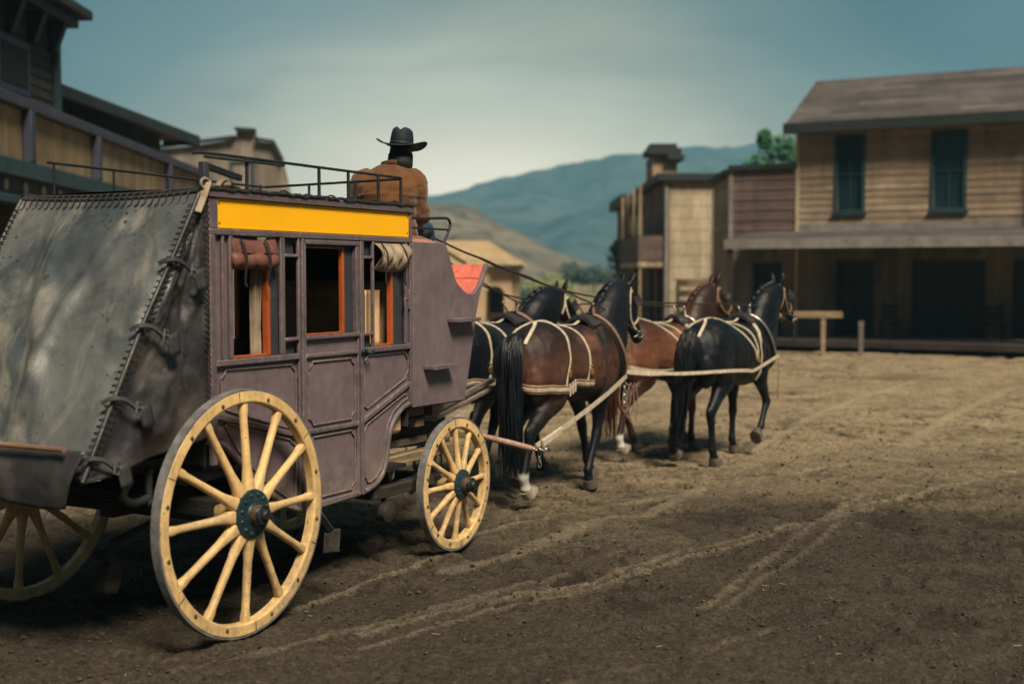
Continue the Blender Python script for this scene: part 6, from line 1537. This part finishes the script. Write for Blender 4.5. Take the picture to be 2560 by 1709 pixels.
# stepped false front
sf = thing('stepped_front', 'pale building with stepped false-front parapet at far end of left row', 'building', (-12.4, 48, 0), 0, GB)
m = MB(); m.prism([(0, 0), (4.0, 0), (4.0, 5.2), (3.72, 6.42), (3.40, 7.08), (2.78, 7.16), (2.70, 7.52), (2.02, 7.56), (1.98, 7.24), (.3, 6.98), (-1.5, 6.8), (-1.5, 0)], 0, .35); m.build('false_front', MAT['plank_drab'], sf)
m = MB(); m.bar((2.0, -.1, 7.60), (2.74, -.1, 7.55), .4, .12); m.bar((2.74, -.1, 7.24), (3.44, -.1, 7.14), .4, .10); m.bar((3.44, -.1, 7.10), (3.76, -.1, 6.45), .4, .08); m.bar((-1.5, -.1, 6.87), (1.98, -.1, 7.30), .4, .10); m.build('coping', MAT['trim_dark'], sf)
m = MB(); m.box(-1.4, 3.9, .36, 8, 0, 5.2); m.build('hall', MAT['clap_grey'], sf)
window(sf, 2.2, 4.9, 6.3, .7, 0)
for k in range(2): m = MB(); m.box(1.0 + k * 1.7, 1.12 + k * 1.7, -.06, -.002, 0, 6.6); m.build('batten', MAT['timber_grey'], sf)

# ---------------------------------------------------------------- trees and bushes
def leafmat(name, a, b_, c_):
    m, nt, b = new_mat(name); v = coords(nt); w_ = nt.nodes.new('ShaderNodeObjectInfo')
    g = nt.nodes.new('ShaderNodeNewGeometry'); n1 = noise(nt, v, 1.4, 3, .6)
    k = mth(nt, 'ADD', mth(nt, 'MULTIPLY', g.outputs['Random Per Island'], .6), mth(nt, 'MULTIPLY', n1, .45))
    c = ramp(nt, k, [(.2, a), (.5, b_), (.8, c_)])
    setp(nt, b, Base_Color=c, Roughness=.6, Specular_IOR_Level=.3)
    b.inputs['Subsurface Weight'].default_value = 0
    MAT[name] = m
leafmat('leaf_green', (.018, .075, .035), (.035, .12, .05), (.075, .20, .075)); leafmat('leaf_olive', (.09, .13, .045), (.17, .21, .075), (.30, .32, .13)); leafmat('leaf_teal', (.02, .05, .045), (.035, .075, .06), (.06, .10, .075))
def crown(m, lobes, n, leaf, rnd):
    for k in range(n):
        c, r_ = lobes[rnd.randrange(len(lobes))]
        d = Vector((rnd.gauss(0, 1), rnd.gauss(0, 1), rnd.gauss(0, 1))).normalized() * (rnd.random() ** .4)
        p = Vector(c) + Vector((d.x * r_[0], d.y * r_[1], d.z * r_[2])); s = leaf * rnd.uniform(.6, 1.4)
        a = Vector((rnd.gauss(0, 1), rnd.gauss(0, 1), rnd.gauss(0, .6))).normalized(); b_ = a.orthogonal().normalized()
        m.add([p - a * s, p + b_ * s * .5, p + a * s, p - b_ * s * .5], [(0, 1, 2, 3)])
def tree(name, label, cat, loc, trunk_h, lobes, n, leaf, mat, seed, group=None, tr=.16):
    t = thing(name, label, cat, loc, 0, group); rnd = random.Random(seed); m = MB()
    m.tube(catmull([(0, 0, -.1), (.05, 0, trunk_h * .5), (.0, .05, trunk_h)], 5), list(np.linspace(tr, tr * .55, 11)), 10)
    for c, r_ in lobes: m.tube(catmull([(0, .02, trunk_h * .8), (c[0] * .5, c[1] * .5, trunk_h + (c[2] - trunk_h) * .5 + .1), c], 4), list(np.linspace(tr * .5, tr * .12, 9)), 7)
    m.build('trunk', MAT['trunk_bark'], t, smooth=60); m = MB(); crown(m, lobes, n, leaf, rnd); m.build('crown', MAT[mat], t, smooth=0, fix=False)
tree('tree', 'bright green leafy tree rising behind the red plank building', 'tree', (12.8, 60, 0), 4.6, [((0, 0, 6.2), (1.3, 1.3, 1.1)), ((-1.0, .3, 7.2), (.9, .9, .8)), ((.9, -.2, 7.5), (1.0, 1, .9)), ((.1, .2, 8.15), (.9, .9, .7)), ((-.9, 0, 8.5), (.35, .35, .5)), ((1.7, .2, 6.6), (.8, .8, .8)), ((-1.5, .1, 6.2), (.6, .6, .6))], 3600, .13, 'leaf_green', 3)
rnd = random.Random(9)
tree('bush', 'wide yellow-green bush behind the far wheeler horse', 'bush', (1.7, 72, 0), .6, [((-.7, 0, 1.3), (.9, .8, .8)), ((.4, .2, 1.5), (.9, .8, .8)), ((1.2, 0, 1.1), (.7, .7, .7)), ((-1.4, 0, .9), (.6, .6, .6))], 1500, .11, 'leaf_olive', 4, None, .08)
tree('bush', 'small dark green bush left of the wide yellow-green bush', 'bush', (-.1, 66, 0), .4, [((0, 0, .8), (.7, .6, .6)), ((.7, 0, .9), (.6, .6, .6))], 700, .10, 'leaf_teal', 5, None, .06)
tree('tree', 'blue-green bushy tree in far valley, left one', 'tree', (7.0, 150, 0), 1.2, [((0, 0, 2.4), (1.6, 1.4, 1.4)), ((1.3, 0, 2.0), (1.3, 1.2, 1.1))], 900, .22, 'leaf_teal', 6, 'trees of the far valley', .15)
tree('tree', 'wider blue-green bushy tree in far valley, right one', 'tree', (9.8, 152, 0), 1.0, [((-.9, 0, 2.0), (1.2, 1.2, 1.2)), ((.4, 0, 2.2), (1.4, 1.2, 1.2)), ((1.6, 0, 1.7), (1.0, 1, .9))], 1000, .22, 'leaf_teal', 7, 'trees of the far valley', .15)
tree('shrub', 'green shrub against the far end of the right row of buildings', 'shrub', (5.15, 63, 0), 2.0, [((0, 0, 2.9), (.45, .4, .9)), ((.15, 0, 3.4), (.4, .4, .5))], 600, .10, 'leaf_green', 8, None, .08)
# scrub on the valley floor
sc_ = MB(); rnd = random.Random(21)
for k in range(420):
    Y = rnd.uniform(85, 420); X = rnd.uniform(-.12, .16) * Y; r_ = rnd.uniform(.25, .8)
    for j in range(14):
        d = Vector((rnd.gauss(0, 1), rnd.gauss(0, 1), abs(rnd.gauss(0, .8)))).normalized() * r_ * rnd.random() ** .4; p = Vector((X, Y, -.15)) + d; a = Vector((rnd.gauss(0, 1), rnd.gauss(0, 1), rnd.gauss(0, 1))).normalized() * .22; b_ = a.orthogonal() * .7
        sc_.add([p - a, p + b_, p + a, p - b_], [(0, 1, 2, 3)])
o = sc_.build('scrub', MAT['leaf_olive'], None, smooth=0, fix=False); o['kind'] = 'stuff'
